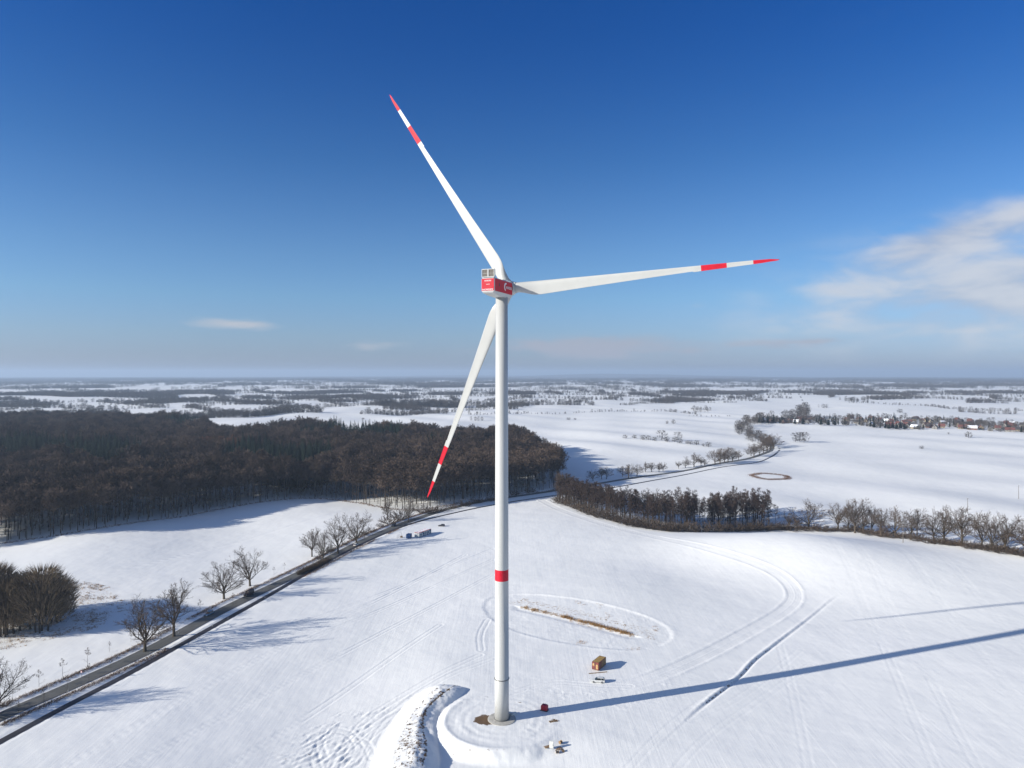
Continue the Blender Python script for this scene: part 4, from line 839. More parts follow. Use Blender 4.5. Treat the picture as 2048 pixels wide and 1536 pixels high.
def wooded(x, y, cell, hedge, pw, seed):
    f1, f2, i1, i2, hw = voro(x + 60*waves(x, y, 700, 3), y*0.8, cell, seed)
    u, v = px_of(x, y); pwx = pw(u, y)
    h1 = (f2 - f1 < hedge) & (((i1*7919 ^ i2*7919) % 100) < 84)
    h1 &= (waves(x, y, 90, 1) + waves(x, y, 37, 6)) > -0.55
    return h1, (hw[i1] < pwx) | ((waves(x, y, 1300, 5) + 0.6*waves(x, y, 500, 2)) > 1.75 - pwx*1.5)
def free(x, y):
    u, v = px_of(x, y)
    bot = np.interp(u, [-2000, 0, 330, 430, 560, 760, 1000, 1060, 1480, 1640, 1700, 2048, 4000], [853, 851, 846, 838, 830, 829, 827, 812, 806, 792, 806, 806, 806])
    return v < bot
pw1 = lambda u, y: np.interp(u, [-500, 400, 900, 1100, 1600, 2300], [.17, .10, .13, .05, .08, .07])
jx, jy = jitgrid(-2900, 2900, 1250, 4200, 10.5, 21); u, v = px_of(jx, jy); ok = (np.abs(jx/jy) < .8) & free(jx, jy); jx, jy = jx[ok], jy[ok]
h1, w1 = wooded(jx, jy, 285, 14, pw1, 31); h2, w2 = wooded(jx, jy, 120, 0, lambda u, y: np.interp(u, [-500, 900, 1100, 2300], [.10, .09, .03, .04]), 37); m_ = h1 | w1 | w2; jx, jy = jx[m_], jy[m_]; print('mid trees', len(jx))
geo_mass('distant_woods', jx, jy, hbase(jx, jy) - .2, rng.integers(0, 3, len(jx)), rng.uniform(.8, 1.35, len(jx)), [pairobj(p) for p in FARB], 'hedges and small woods between the distant snow fields')
gr1 = [tree(FARGROVE[k], 'distant_grove', *G(*p), lb, cat='grove', s=.8) for k, (p, lb) in enumerate((((1645, 816), 'oblong grove alone on the snow behind the tall poplars of the village'), ((1400, 825), 'flat grove on the snow beyond the far road bend')))]
pw2 = lambda u, y: np.interp(u, [-500, 400, 1000, 1100, 1500, 2300], [.11, .12, .12, .06, .07, .08]) + 0.12*sstep(y, 7000, 15000)
jx, jy = jitgrid(-19000, 19000, 4200, 24000, 56, 22); ok = (np.abs(jx/jy) < .8); jx, jy = jx[ok], jy[ok]
h1, w1 = wooded(jx, jy, 560, 36, pw2, 33); h2, w2 = wooded(jx, jy, 260, 0, lambda u, y: .06 + 0*y, 39); w1 |= w2; w1 |= (gauss(jx, jy, 3200, 21000, 3600, 2600) > .3) | (gauss(jx, jy, -1500, 24000, 6200, 2600) > .4)
m_ = h1 | w1; jx, jy = jx[m_], jy[m_]; print('far groves', len(jx))
geo_mass('far_woods', jx, jy, hbase(jx, jy) - .5, rng.integers(0, 2, len(jx)), rng.uniform(1.0, 1.7, len(jx))*np.where(jy > 9000, 1.3, 1), [pairobj(p) for p in FARGROVE], 'woods on the far plain, blue with haze')
# explicit strips: hedges and tree lines seen beyond the forest and on the right
STR = [([(205, 836), (330, 834), (480, 836)], 14, 30), ([(480, 836), (560, 828), (640, 826)], 16, 45), ([(1063, 828), (1110, 829), (1135, 828)], 7, 6), ([(1150, 827), (1240, 823), (1330, 823), (1400, 830)], 8, 6), ([(930, 830), (990, 829), (1060, 826)], 9, 10),
       ([(0, 846), (90, 842), (200, 842)], 20, 120), ([(200, 842), (260, 843), (330, 842)], 15, 60), ([(1700, 806), (1850, 812), (1900, 818), (2048, 822), (2150, 824)], 9, 8), ([(1920, 824), (1980, 828), (2040, 829)], 14, 12), ([(1240, 811), (1330, 806), (1480, 806)], 10, 14), ([(1380, 819), (1424, 822)], 12, 14),
       ([(1380, 832), (1440, 834), (1462, 833)], 7, 6), ([(720, 829), (800, 829), (860, 827)], 10, 8), ([(760, 812), (860, 815), (930, 816)], 22, 60)]
sxs = []; sys_ = []; ssc = []
for P_, hm, dp in STR:
    Q = resample(GP(P_), 5.0); n_ = max(1, int(dp/9))
    for k in range(n_):
        kp = rng.random(len(Q)) < .78; qx = Q[kp, 0] + rng.normal(0, 2.5, kp.sum()); qy = Q[kp, 1] + rng.uniform(0, dp, kp.sum()); sxs.append(qx); sys_.append(qy); ssc.append(hm/13*rng.uniform(.5, 1.25, kp.sum()))
sxs, sys_, ssc = map(np.concatenate, (sxs, sys_, ssc))
geo_mass('field_hedges', sxs, sys_, hbase(sxs, sys_) - .2, rng.integers(0, 3, len(sxs)), ssc, [pairobj(p) for p in FARB], 'hedgerows dividing the snow fields beyond the forest')

# ------------------------------------------------------------------ vehicles, containers, site gear
def paint(name, col, rough=0.35): return mat(name, col, rough, 0.1, 1.5)
def car(name, label, cat, x, y, rz, col, L=4.4, W=1.8, H=1.5, van=False, door_open=False):
    root = empty(name, (x, y, Z(x, y) if name != 'road_car' else float(hbase(np.array([x]), np.array([y]))[0]) - 0.05), rz); tag(root, label, cat)
    pm = paint(name + '_paint', col); hb = H*0.58
    b_ = MB(); prof = [(-L/2, .38, hb*.62), (-L/2+.12, .24, hb*.94), (-L*.30, .2, hb), (L*.16, .2, hb*.98), (L*.40, .22, hb*.84), (L/2-.05, .26, hb*.72), (L/2, .36, hb*.55)]
    b_.rings([[(px, -W/2*k1, z0), (px, -W/2, z0+.18), (px, -W/2, z1-.14), (px, -W/2*.90, z1), (px, W/2*.90, z1), (px, W/2, z1-.14), (px, W/2, z0+.18), (px, W/2*k1, z0)] for (px, z0, z1) in prof for k1 in (.9,)])
    b_.build('body', pm, root, bevel=.03)
    c0, c1, r0, r1 = (-L*.47, L*.22, -L*.40, L*.02) if not van else (-L*.49, L*.33, -L*.47, L*.20)
    g_ = MB(); w1, w2 = W/2*.90, W/2*.74
    g_.rings([[(c0, -w1, hb-.02), (c1, -w1, hb-.05), (c1, w1, hb-.05), (c0, w1, hb-.02)], [(r0, -w2, H-.07), (r1, -w2, H-.07), (r1, w2, H-.07), (r0, w2, H-.07)]]); g_.build('windows', M['glass'] if not van else pm, root)
    r_ = MB(); r_.rings([[(r0-.04, -w2-.03, H-.08), (r1+.05, -w2-.03, H-.08), (r1+.05, w2+.03, H-.08), (r0-.04, w2+.03, H-.08)], [(r0+.1, -w2+.08, H), (r1-.08, -w2+.08, H), (r1-.08, w2-.08, H), (r0+.1, w2-.08, H)]]); r_.build('roof', pm, root)
    for sy in (-1, 1):
        for fx in (c0+.06 + (r0-c0)*.5, (r0+r1)/2 - .1): pl = MB(); pl.tube([(fx-.15, sy*(w1+.0), hb-.02), (fx, sy*(w2+.02), H-.07)], [.05, .05], 4); pl.build('pillar', pm, root)
    for wx in (-L*.30, L*.31):
        for sy in (-1, 1):
            w_ = MB(); w_.rings([[(wx + .33*math.cos(t*math.pi/9), sy*yy, .33 + .33*math.sin(t*math.pi/9)) for t in range(18)] for yy in (W/2-.22, W/2+.01)]); wo_ = w_.build('wheel', M['tyre'], root)
            q_ = MB(); q_.rings([[(wx + .19*math.cos(t*math.pi/6), sy*yy, .33 + .19*math.sin(t*math.pi/6)) for t in range(12)] for yy in (W/2, W/2+.03)]); q_.build('rim', M['rim'], wo_)
    for sy in (-1, 1):
        h_ = MB(); h_.box((L/2-.05, sy*W*.36, hb*.66), (.1, .32, .14)); h_.build('headlight', M['lett'], root)
        t_ = MB(); t_.box((-L/2+.06, sy*W*.40, hb*.78), (.1, .2, .22)); t_.build('tail_light', M['dred'], root)
    if door_open:
        d_ = MB(); d_.box((L*.02, -W/2-.45, hb*.62), (.06, .9, .62), m=0); d_.build('open_door', M['dark'], root)
    return root
def at(px, py, dx=0, dy=0): x, y = G(px, py); return x+dx, y+dy
x, y = at(1196, 1364); car('parked_car', 'white estate car with its side door open, parked on the snow below the brown container', 'car', x, y, math.radians(172), (.62, .63, .62), 4.5, 1.85, 1.6, door_open=True)
x, y = at(883, 1052.5); car('parked_car', 'small dark car alone on the snow beyond the site cabins', 'car', x, y, math.radians(168), (.045, .045, .055), 4.3, 1.8, 1.45)
def roadpos(px, py, off):
    x, y = G(px, py); P = np.array(ROAD); i = int(np.argmin((P[:, 0]-x)**2 + (P[:, 1]-y)**2)); t = P[min(i+1, len(P)-1)] - P[i-1]; t /= np.linalg.norm(t); n = np.array([-t[1], t[0]])
    d = (np.array([x, y]) - P[i]) @ t; p = P[i] + t*d + n*off; return p[0], p[1], math.atan2(t[1], t[0])
x, y, a = roadpos(410, 1229, 1.7); car('road_car', 'blue grey car driving on the country road', 'car', x, y, a + math.pi, (.10, .20, .30), 4.5, 1.8, 1.5)
x, y, a = roadpos(497, 1190, 1.7); car('road_car', 'dark brown van on the road between the second pair of bare trees', 'van', x, y, a + math.pi, (.035, .022, .022), 5.3, 2.0, 2.3, van=True)
x, y, a = roadpos(785, 1052, 1.7); car('road_car', 'dark car on the road near the forest mouth', 'car', x, y, a + math.pi, (.02, .025, .035), 4.4, 1.8, 1.5)
x, y, a = roadpos(703, 1090, -1.5); car('road_car', 'white car on the road seen behind the largest tree of the bend', 'car', x, y, a, (.66, .67, .66), 4.3, 1.8, 1.45)
def container(name, label, x, y, rz, L, W, H, side, roof, doorc, trim, patches=True, zb=.12):
    root = empty(name, (x, y, Z(x, y)), rz); tag(root, label, 'container')
    b_ = MB(); n = int(L/.28)     # corrugated long sides as one folded sheet
    for sy in (-1, 1):
        vs = []
        for i in range(n+1):
            xx_ = -L/2+.1 + (L-.2)*i/n; yy_ = sy*(W/2 - (.05 if i % 2 else .015)); vs += [(xx_, yy_, zb+.1), (xx_, yy_, zb+H-.1)]
        b_.add(vs, [(2*i, 2*i+1, 2*i+3, 2*i+2) for i in range(n)], m=0)
    b_.box((0, 0, zb+.08), (L-.2, W-.12, .16)); b_.box((L/2-.06, 0, zb+H/2), (.05, W-.1, H-.1)); b_.build('shell', side, root)
    r_ = MB(); r_.box((0, 0, zb+H-.05), (L-.14, W-.12, .08)); r_.build('roof', roof, root)
    f_ = MB()
    for sx_ in (-1, 1):
        for sy in (-1, 1): f_.box((sx_*(L/2-.07), sy*(W/2-.07), zb+H/2), (.14, .14, H))
        for z_ in (zb+.07, zb+H-.07): f_.box((sx_*(L/2-.07), 0, z_), (.13, W-.28, .13))
    for sy in (-1, 1):
        for z_ in (zb+.07, zb+H-.07): f_.box((0, sy*(W/2-.06), z_), (L-.28, .12, .12))
    f_.build('frame', trim, root)
    for sy in (-1, 1):
        d_ = MB(); d_.box((-L/2+.06, sy*(W/4-.04), zb+H/2), (.06, W/2-.14, H-.3)); do = d_.build('door', doorc, root)
        l_ = MB(); l_.tube([(-L/2+.0, sy*W*.12, zb+.2), (-L/2+.0, sy*W*.12, zb+H-.2)], [.03, .03], 5); l_.build('lock_bar', M['steel'], do)
    return root
ox = mat('oxide_red_paint', (.22, .05, .04), .7, .35, 1.2); oc = mat('ochre_paint', (.42, .27, .08), .8, .3, .8); ocr = mat('patched_side', (.13, .035, .04), .75, col2=(.27, .18, .07), scale=.5, stretch=(1, .2, .1))
x, y = at(1198, 1335); ang = math.atan2(.85, .53)
c_ = container('shipping_container', 'oxide red shipping container with ochre patched sides and roof on the snow', x, y, ang, 6.06, 2.44, 2.6, ocr, oc, ox, ox, zb=.25)
for (yy_, zz, w_, h_) in ((-.62, 1.35, .7, 1.5), (.66, 1.95, .6, .8)): p_ = MB(); p_.box((-3.03, yy_, zz), (.05, w_, h_)); p_.build('door_patch', mat('ochre_patch', (.55, .36, .15), .7, .3, 2), c_)
tb = MB(); tb.box((0, 0, .1), (6.4, .2, .2)); o_ = tb.build('timber_beam', M['wood']); x2, y2 = at(1196, 1346); o_.location = (x2, y2, Z(x2, y2)); o_.rotation_euler = (0, 0, math.radians(12)); tag(o_, 'long timber beam lying on the snow in front of the red container', 'beam')
# red generator trailer
x, y = at(1089, 1421); root = empty('generator', (x, y, Z(x, y)), math.radians(-25)); tag(root, 'small red generator cabinet at the edge of the tower shadow', 'generator')
b_ = MB(); b_.rings([[(-.95, -.7, .3), (.95, -.7, .3), (.95, .7, .3), (-.95, .7, .3)], [(-.95, -.7, 1.5), (.95, -.7, 1.5), (.95, .7, 1.5), (-.95, .7, 1.5)], [(-.7, -.5, 1.85), (.7, -.5, 1.85), (.7, .5, 1.85), (-.7, .5, 1.85)]]); b_.build('cabinet', paint('generator_red', (.42, .01, .025), .4), root, bevel=.05)
b_ = MB(); b_.box((0, 0, .18), (2.2, 1.5, .22)); b_.build('base_frame', M['dark'], root)
for yy_, zz in ((-.25, 1.3), (.2, .9)): b_ = MB(); b_.box((-.965, yy_, zz), (.03, .32, .25)); b_.build('notice', M['lett'], root)
b_ = MB(); b_.tube([(.3, .3, 1.8), (.3, .3, 2.1)], [.06, .06]); b_.build('exhaust', M['steel'], root)
# white board and pallets beside it
x, y = at(1103, 1492); root = empty('cable_cabinet', (x, y, Z(x, y)), math.radians(-10)); tag(root, 'tall white cabinet standing on timbers near the bottom edge', 'cabinet')
b_ = MB(); b_.box((0, 0, 1.0), (1.15, .45, 1.9)); b_.build('case', M['white'], root, bevel=.02); b_ = MB(); b_.box((.0, -.235, 1.0), (1.0, .03, 1.7)); b_.build('door', M['white'], root); b_ = MB(); b_.box((.4, -.26, 1.0), (.05, .04, .3)); b_.build('handle', M['dark'], root)
def planks(name, label, px, py, rz, n, L=1.8, w=1.1):
    x, y = at(px, py); root = empty(name, (x, y, Z(x, y)), rz); tag(root, label, 'pallet')
    for k in range(3): b_ = MB(); b_.box((0, -w/2+.1+k*(w/2-.1), .07), (L, .1, .12)); b_.build('bearer', M['wood'], root)
    for k in range(n): b_ = MB(); b_.box((-L/2+.1+k*(L-.2)/(n-1), 0, .15), (.14, w, .03)); b_.build('board', M['wood'], root)
planks('pallet', 'weathered pallet left of the white cabinet', 1095, 1491, .5, 6); planks('pallet', 'pallet leaning among the drums right of the white cabinet', 1118, 1492, 1.0, 5)
planks('pallet', 'broken boards frozen into the snow below the red generator', 1107, 1443, .3, 5, 2.6, 1.0)
def drum(px, py, r, lb):
    x, y = at(px, py); root = empty('cable_drum', (x, y, Z(x, y)), R_.uniform(0, 3)); tag(root, lb, 'cable drum')
    for sgn in (-1, 1): b_ = MB(); b_.rings([[(sgn*.35 + d_, r*math.cos(t*math.pi/10), r + r*math.sin(t*math.pi/10)) for t in range(20)] for d_ in (-.03, .03)]); b_.build('flange_disc', M['wood'], root)
    b_ = MB(); b_.rings([[(d_, r*.6*math.cos(t*math.pi/8), r + r*.6*math.sin(t*math.pi/8)) for t in range(16)] for d_ in (-.33, .33)]); b_.build('drum_core', M['dark'], root)
drum(1121, 1484, .42, 'brown wooden drum behind the white cabinet, farthest of the drums'); drum(1115, 1499, .42, 'wooden drum lowest in the photo near the white cabinet'); drum(1126, 1497, .35, 'small wooden drum at the right of the group near the white cabinet')
# site cabins
wall_w = mat('cabin_white', (.55, .56, .55), .6, .08, 1); wall_b = mat('cabin_blue_grey', (.10, .19, .27), .6, .1, 1); redt = mat('cabin_red_trim', (.45, .06, .04), .6); blu = mat('container_blue', (.008, .07, .22), .5, .15, 1)
x0, y0 = at(836, 1074); rd = (.49, .87)
for k in range(5):
    rz = math.atan2(rd[1], rd[0]) + math.pi/2; x = x0 + rd[0]*2.5*k; y = y0 + rd[1]*2.5*k; ww = wall_w if k in (0, 2, 3) else wall_b
    root = empty('site_cabin', (x, y, Z(x, y)), rz); tag(root, '%s site cabin counted from the blue container in the row of cabins' % SL[k], 'site cabin', 'row of site cabins')
    b_ = MB(); b_.box((0, 0, 1.45), (3.4, 2.42, 2.5)); b_.build('wall', ww, root); b_ = MB(); b_.box((0, 0, 2.82), (3.52, 2.47, .22)); ro = b_.build('roof', redt, root)
    b_ = MB(); b_.box((0, 0, 2.98), (2.8, 1.8, .12)); b_.build('roof_snow', M['snowcap'], ro); b_ = MB(); b_.box((0, 0, .12), (3.44, 2.44, .2)); b_.build('base_frame', blu, root)
    b_ = MB(); b_.box((-1.71, .3, 1.2), (.05, .85, 1.95)); d_ = b_.build('door', wall_b if ww is wall_w else wall_w, root); b_ = MB(); b_.box((-1.71, -.7, 1.6), (.06, .6, .7)); b_.build('window', M['glass'], root)
x, y = at(818, 1076); container('blue_container', 'small deep blue container left of the row of site cabins', x, y, math.radians(75), 3.2, 2.4, 2.4, blu, blu, blu, blu)
x, y = at(797, 1076); root = empty('site_gear', (x, y, Z(x, y)), .3); tag(root, 'grey barrier frame standing left of the blue container', 'barrier')
b_ = MB()
for k in range(9): b_.tube([(-1+k*.25, 0, 0), (-1+k*.25, 0, 1.9)], [.02, .02], 4)
for z_ in (.1, 1.0, 1.9): b_.tube([(-1, 0, z_), (1, 0, z_)], [.03, .03], 4)
b_.build('fence_panel', M['steel'], root); b_ = MB(); b_.box((-1.0, 0, .1), (.25, .7, .15)); b_.build('foot', M['conc'], root)
x, y = at(803, 1075); root = empty('lamp_mast', (x, y, Z(x, y)), .2); tag(root, 'small work light mast with curved neck left of the blue container', 'light mast')
b_ = MB(); b_.tube([(0, 0, 0), (0, 0, 2.4), (-.1, 0, 3.0), (-.5, 0, 3.4), (-.9, 0, 3.3)], [.07, .06, .05, .05, .04], 6); b_.build('mast', M['steel'], root); b_ = MB(); b_.box((-1.0, 0, 3.25), (.3, .3, .15)); b_.build('lamp_head', M['dark'], root)
b_ = MB(); b_.box((0, 0, .5), (1.4, 1.0, .9)); b_.build('trailer_box', M['wood'], root, bevel=.04)
# power poles
for i, (px, py, H_, lb) in enumerate(((1935, 1027, 11, 'power pole with a short cross arm rising behind the row of trees'), (2037, 998, 11, 'power pole by the right edge of the photo on the open snow'), (1806, 1086, 11, 'thick power pole standing among the trees of the row'))):
    x, y = at(px, py); root = empty('power_pole', (x, y, Z(x, y)), math.radians(20)); tag(root, lb, 'power pole'); b_ = MB(); b_.tube([(0, 0, -.5), (0, 0, H_)], [.2, .13], 8); b_.build('pole', M['pole'], root)
    b_ = MB(); b_.box((0, 0, H_-.2), (3.0, .12, .14)); ar = b_.build('cross_arm', M['steel'], root)
    for xx_ in (-1.4, 0, 1.4): b_ = MB(); b_.lathe([(.05, 0), (.11, .1), (.06, .2), (.1, .3), (.03, .4)], 8, (xx_, 0, H_-.13)); b_.build('insulator', M['white'], ar)
# road sign and delineator posts
x, y = at(163, 1356); root = empty('road_sign', (x, y, Z(x, y)), math.radians(-20)); tag(root, 'round red rimmed road sign on a short post at the far lane edge', 'road sign')
b_ = MB(); b_.tube([(0, 0, -.2), (0, 0, 2.6)], [.04, .04], 6); b_.build('post', M['steel'], root)
for rr_, yy_, mt_, nm in ((.36, -.05, M['red'], 'sign_rim'), (.26, -.085, M['lett'], 'sign_face')): b_ = MB(); b_.rings([[(rr_*math.cos(t*math.pi/10), yy_ + d_, 2.25 + rr_*math.sin(t*math.pi/10)) for t in range(20)] for d_ in (0, .03)]); b_.build(nm, mt_, root)
for i, (px, py) in enumerate(((97, 1378), (262, 1300), (136, 1383), (300, 1306), (357, 1266), (425, 1252), (456, 1237), (530, 1196), (560, 1183), (468, 1205))):
    x, y = at(px, py); root = empty('delineator_post', (x, y, Z(x, y)), R_.uniform(0, 3)); tag(root, 'short white marker post with black band at the road edge', 'marker post', 'marker posts along the road')
    b_ = MB(); b_.box((0, 0, .5), (.12, .1, 1.0), taper=.9); b_.build('post', M['lett'], root); b_ = MB(); b_.box((0, 0, .8), (.13, .11, .18)); b_.build('band', M['dark'], root)

# ------------------------------------------------------------------ village
WALLS = [('cream', (.27, .23, .17)), ('white', (.34, .33, .31)), ('brick', (.20, .105, .08)), ('yellow', (.26, .21, .14)), ('grey', (.22, .21, .20))]
ROOFS = [('red tiled', (.17, .065, .055)), ('brown', (.12, .075, .065)), ('snow covered', None), ('dark', (.06, .055, .06))]
WM = {n: mat('wall_'+n, c, .85, .15, .5) for n, c in WALLS}; RM = {n: (mat('roof_'+n.split()[0], c, .85, .2, .4) if c else M['snowcap']) for n, c in ROOFS}
HP = {}
def house_meshes(wn, rn, v):
    k = (wn, rn, v)
    if k in HP: return HP[k]
    L, W, e, rg = ((10, 8, 3.2, 7.6), (14, 8, 3.4, 7.4), (8.5, 7.5, 4.6, 8.4))[v]
    w = MB(); a = []
    for x in (-L/2, L/2): a.append([(x, -W/2, -1), (x, W/2, -1), (x, W/2, e), (x, 0, rg-.15), (x, -W/2, e)])
    w.rings(a); wm = w.mesh('wall', WM[wn]); r = MB()
    for sy in (-1, 1):
        n_ = Vector((0, sy*(rg-e), W/2)).normalized()*.22; pts = [Vector((-L/2-.4, 0, rg)), Vector((L/2+.4, 0, rg)), Vector((L/2+.4, sy*(W/2+.45), e-.35)), Vector((-L/2-.4, sy*(W/2+.45), e-.35))]
        vs = [p for p in pts] + [p + n_ for p in pts]; r.add(vs, [(0, 1, 2, 3), (7, 6, 5, 4), (0, 4, 5, 1), (1, 5, 6, 2), (2, 6, 7, 3), (3, 7, 4, 0)])
    rm = r.mesh('roof', RM[rn]); c = MB(); c.box((L*.2, .8, rg+.3), (.7, .6, 1.6)); cm = c.mesh('chimney', WM['brick'])
    wd = []
    for sy in (-1, 1):
        for xx_ in (-L*.3, 0, L*.3): m_ = MB(); m_.box((xx_, sy*(W/2+.01), 1.6), (1.2, .08, 1.3)); wd.append(m_.mesh('window', M['glass']))
    for sx_ in (-1, 1):
        for zz in (1.6, 4.3): m_ = MB(); m_.box((sx_*(L/2+.01), 0, zz), (.08, 1.3, 1.2)); wd.append(m_.mesh('window', M['glass']))
    HP[k] = (wm, rm, cm, wd); return HP[k]
vr = random.Random(77); taken = []
def vband(px): return (float(np.interp(px, [1490, 1560, 1640, 1700, 1760, 1850, 1900, 2000, 2150], [843, 840, 838, 834, 835, 839, 841, 849, 854])), float(np.interp(px, [1490, 1560, 1640, 1700, 1780, 1860, 1900, 2000, 2150], [845, 847, 850, 851, 858, 860, 856, 864, 868])))
n_h = 0
for tries in range(4000):
    if n_h >= 96: break
    px = vr.uniform(1515, 2120) if tries % 3 else vr.uniform(1730, 2080); y0_, y1_ = vband(px); py = y0_ + (y1_-y0_)*vr.random()**.8; x, y = G(px, py)
    if any(abs(x-a) < 13 and abs(y-c) < 17 for a, c in taken): continue
    taken.append((x, y)); n_h += 1
    wn = vr.choice(['cream', 'white', 'brick', 'yellow', 'grey', 'cream', 'white']); rn = vr.choice(['red tiled', 'red tiled', 'brown', 'brown', 'brown', 'snow covered', 'dark', 'dark']); v = vr.choice((0, 0, 1, 2))
    hm_ = house_meshes(wn, rn, v); root = empty('village_house', (x, y, float(hbase(np.array([x]), np.array([y]))[0])), vr.choice((0.2, 1.77, 0.9, -.5)) + vr.uniform(-.15, .15))
    tag(root, '%s walled house with a %s roof among the village gardens' % (wn, rn), 'house', 'houses of the village'); link('wall', hm_[0], root); ro = link('roof', hm_[1], root); link('chimney', hm_[2], ro)
    for w_ in hm_[3]: link('window', w_, root)
fr = []
for i in range(84):
    px = vr.choice((vr.uniform(1515, 1580), vr.uniform(1630, 1680), vr.uniform(1700, 1800), vr.uniform(1840, 2060))); y0_, y1_ = vband(px); py = vr.uniform(y0_, y1_+1); x, y = G(px, py)
    tree(SPRUCE[i % 2], 'village_spruce', x, y, 'dark spruce standing between the village houses', group='spruces in the village', s=vr.uniform(.45, .75), sz=vr.uniform(.4, .68))
for i, (px, dy_) in enumerate(((1519, 1), (1527, 0), (1536, 1), (1547, 0), (1590, 1), (1606, 1), (1642, 1), (1656, 1), (1668, 0), (1690, 0), (1741, 0), (1748, 1), (1771, 0), (1778, 1), (1785, 0), (1793, 1), (1801, 0), (1809, 1))):
    y0_, y1_ = vband(px); x, y = G(px, y1_ + dy_); tree(SPRUCE[i % 2], 'village_spruce', x, y, 'dark spruce standing in front of the village houses', group='spruces in front of the village', s=vr.uniform(.9, 1.15), sz=vr.uniform(.6, .85))
for i in range(14):
    px = 1596 + (i % 7)*3.4 + vr.uniform(-1.5, 1.5); py = 842 - (i//7)*6 - vr.uniform(0, 5); x, y = G(px, py)
    tree(FARB[i % 2], 'village_poplar', x, y, 'very tall pale tree in the clump behind the village entrance', group='tall clump at the village entrance', s=1.5, sz=2.3 + .5*vr.random())
for i in range(10):
    px = vr.uniform(1535, 1600); py = 838 - (px-1535)*.10 + vr.uniform(-1, 3); x, y = G(px, py); tree(FARB[i % 2], 'village_tree', x, y, 'round bare tree on the left side of the tall village clump', group='bare trees left of the tall clump', s=1.5, sz=1.4)
vx = []; vy = []
for i in range(620):
    px = vr.uniform(1495, 2150); y0_, y1_ = vband(px); x, y = G(px, vr.uniform(y0_-1.5, y1_+.8)); vx.append(x); vy.append(y)
for i in range(60):
    px = vr.uniform(1505, 1640); x, y = G(px, vr.uniform(838, 845)); vx.append(x); vy.append(y)
vx, vy = np.array(vx), np.array(vy)
geo_mass('village_gardens', vx, vy, hbase(vx, vy) - .2, rng.integers(0, 3, len(vx)), rng.uniform(.5, 1.1, len(vx)), [pairobj(p) for p in FARB], 'bare garden trees and hedges filling the village')

# ------------------------------------------------------------------ dry grass and reeds
def tufts(name, pts, h, w, n, mt, label, spread=.35, lean=.5):
    P = np.repeat(np.asarray(pts), n, axis=0); N = len(P); r = np.random.default_rng(len(pts)); z = hall(P[:, 0], P[:, 1])
    b0 = np.c_[P[:, 0] + r.normal(0, spread, N), P[:, 1] + r.normal(0, spread, N), z - .03]; an = r.uniform(0, 6.28, N); hh = h*r.uniform(.5, 1.2, N)
    sdv = np.c_[np.cos(an), np.sin(an), np.zeros(N)]*w; tip = b0 + np.c_[r.normal(0, lean, N)*hh, r.normal(0, lean, N)*hh, hh]
    V = np.stack([b0 - sdv, b0 + sdv, tip], 1).reshape(-1, 3); T = np.arange(3*N).reshape(-1, 3)
    return tag(link(name, fastmesh(name, V, T, mt)), label, kind='stuff')
r = np.random.default_rng(5)
Q = resample(REED, .35); k = r.random(len(Q)) < (.55 + 1.3*waves(Q[:, 0], Q[:, 1], 6, 3)); Q = Q[k]; Q = np.concatenate([Q + r.normal(0, (.35, .6, 1.0)[i_], Q.shape) for i_ in range(3)])
tufts('dry_reeds', Q, 1.1, .05, 9, M['straw'], 'golden dry reeds in a strip across the snowy field hollow')
ov = []
for (px, py, n_) in ((1158, 1207, 9), (1198, 1211, 4), (1215, 1230, 6), (1312, 1256, 4), (1313, 1260, 4), (1163, 1283, 12), (1268, 1296, 5), (1050, 1199, 6)):
    x, y = G(px, py); ov += [(x + r.normal(0, 1.0), y + r.normal(0, 1.2)) for _ in range(n_)]
tufts('grass_tufts', ov, .5, .05, 8, M['straw'], 'scattered dry grass tufts round the reed strip')
def verge(P, off, a, b_, dens, sd_):
    Q = resample(P, .5); t = np.gradient(Q, axis=0); t /= np.linalg.norm(t, axis=1)[:, None]; nn = np.c_[-t[:, 1], t[:, 0]]; Y = Q[:, 1]; m_ = (Y > a) & (Y < b_) & (waves(Q[:, 0], Q[:, 1], 26, sd_) > dens); Q, nn = Q[m_], nn[m_]
    return np.concatenate([Q + nn*(off + r.normal(0, .55, (len(Q), 1))) for _ in range(3)])
tufts('verge_scrub', np.concatenate([verge(ROAD, 5.9, 195, 520, -.25, 2), verge(ROAD, 6.6, 195, 520, -.1, 5)]), .55, .05, 6, M['scrub'], 'brown frosted scrub along the far verge of the road')
tufts('ditch_scrub', np.concatenate([verge(ROAD, -5.6, 205, 262, -.5, 4), verge(ROAD, -6.4, 205, 262, -.5, 4), verge(ROAD, -5.8, 290, 470, .05, 1)]), .7, .05, 6, M['scrub'], 'red brown scrub in the ditch between road and cycle path')
md_ = np.array(MEADOW); mx, my = r.uniform(md_[:, 0].min(), md_[:, 0].max(), 9000), r.uniform(md_[:, 1].min(), md_[:, 1].max(), 9000); m_ = inside(mx, my, MEADOW) & (waves(mx, my, 11, 3) + .6*waves(mx, my, 4, 6) > .12)
tufts('meadow_grass', np.c_[mx[m_], my[m_]], .5, .08, 4, M['straw'], 'dry meadow grass poking through the snow beside the thicket')
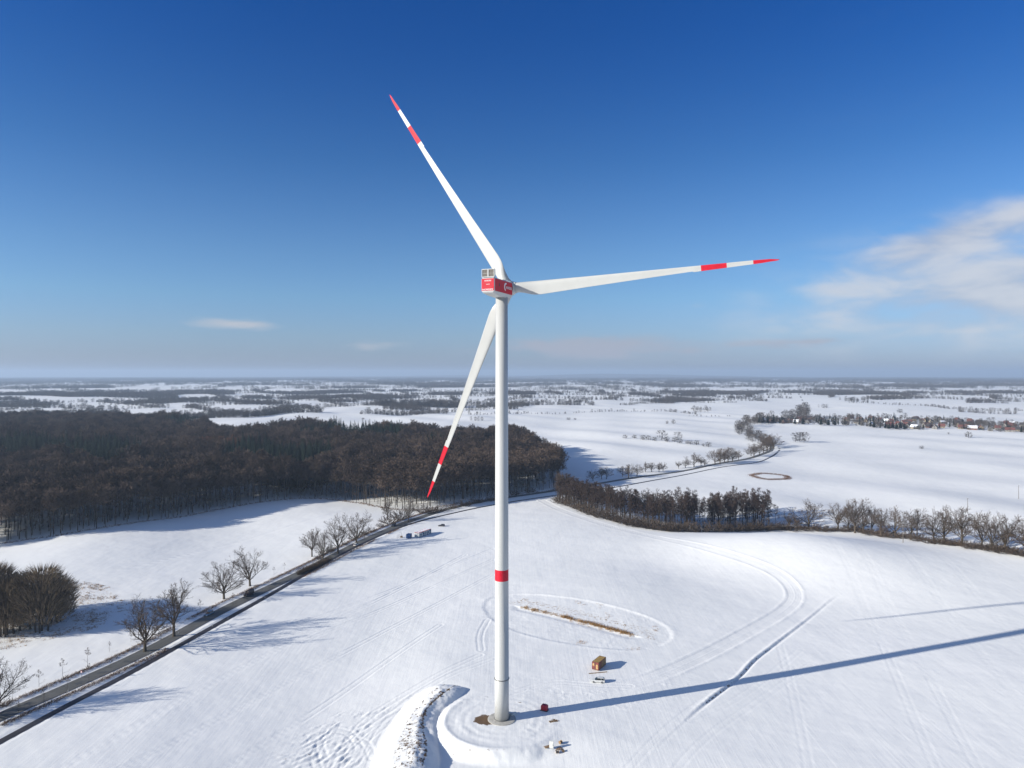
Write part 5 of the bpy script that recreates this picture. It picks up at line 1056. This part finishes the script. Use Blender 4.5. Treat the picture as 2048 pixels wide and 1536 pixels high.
cx_, cy_ = G(1541, 953); th = r.uniform(0, 6.28, 1500); rr = r.normal(1, .10, 1500) + .08*np.sin(th*2+1) + .04*np.sin(th*5); tufts('pond_reeds', np.c_[cx_ + 15.5*rr*np.cos(th), cy_ + 21*rr*np.sin(th)], 1.2, .07, 3, M['scrub'], 'ring of brown reeds round the small frozen pond')
fo = np.array(resample(list(FOREST) , 2.0)); fo = fo[(fo[:, 1] < 620) & (np.abs(fo[:, 0]/fo[:, 1]) < .75)]; fo = np.concatenate([fo + r.normal(0, 1.2, fo.shape) for _ in range(5)])
tufts('forest_fringe', fo, 1.1, .09, 5, M['scrub'], 'low brown fringe of growth at the foot of the forest')
# clods of soil showing on the spoil heap
mp = np.array(MOUND); mx, my = r.uniform(mp[:, 0].min(), mp[:, 0].max(), 2600), r.uniform(mp[:, 1].min(), mp[:, 1].max(), 2600); _, dd_, _ = detail(mx, my); m_ = inside(mx, my, MOUND) & (dd_ > .5) & (waves(mx, my, 3.3, 2) > .15) & (my > 170)
cl = MB()
for x, y in zip(mx[m_][:420], my[m_][:420]):
    s_ = .10 + .16*r.random(); z = Z(x, y); a_ = r.uniform(0, 3); cl.rings([[(x + s_*k1*math.cos(a_ + t*1.2566)*r.uniform(.8, 1.2), y + s_*k1*math.sin(a_ + t*1.2566), z + zz*s_) for t in range(5)] for k1, zz in ((1, -.3), (.9, .3), (.45, .7))])
tag(cl.build('soil_clods', mat('bare_soil', (.13, .085, .05), .95, .3, 3)), 'frozen soil clods breaking through the snow on the spoil heap', kind='stuff')

# ------------------------------------------------------------------ haze
hz = MB(); hz.box((0, 12000, -70), (44000, 36000, 580))
hm = bpy.data.materials.new('winter_haze'); hm.use_nodes = True; ht = hm.node_tree; ht.nodes.clear()
pv = ht.nodes.new('ShaderNodeVolumePrincipled'); pv.inputs['Color'].default_value = (0.60, 0.77, 1.0, 1); pv.inputs['Density'].default_value = 9e-5
pv.inputs['Anisotropy'].default_value = 0.1
oo = ht.nodes.new('ShaderNodeOutputMaterial'); ht.links.new(pv.outputs[0], oo.inputs['Volume'])
tag(hz.build('haze', hm), kind='stuff', label='thin bluish winter haze over the far land')
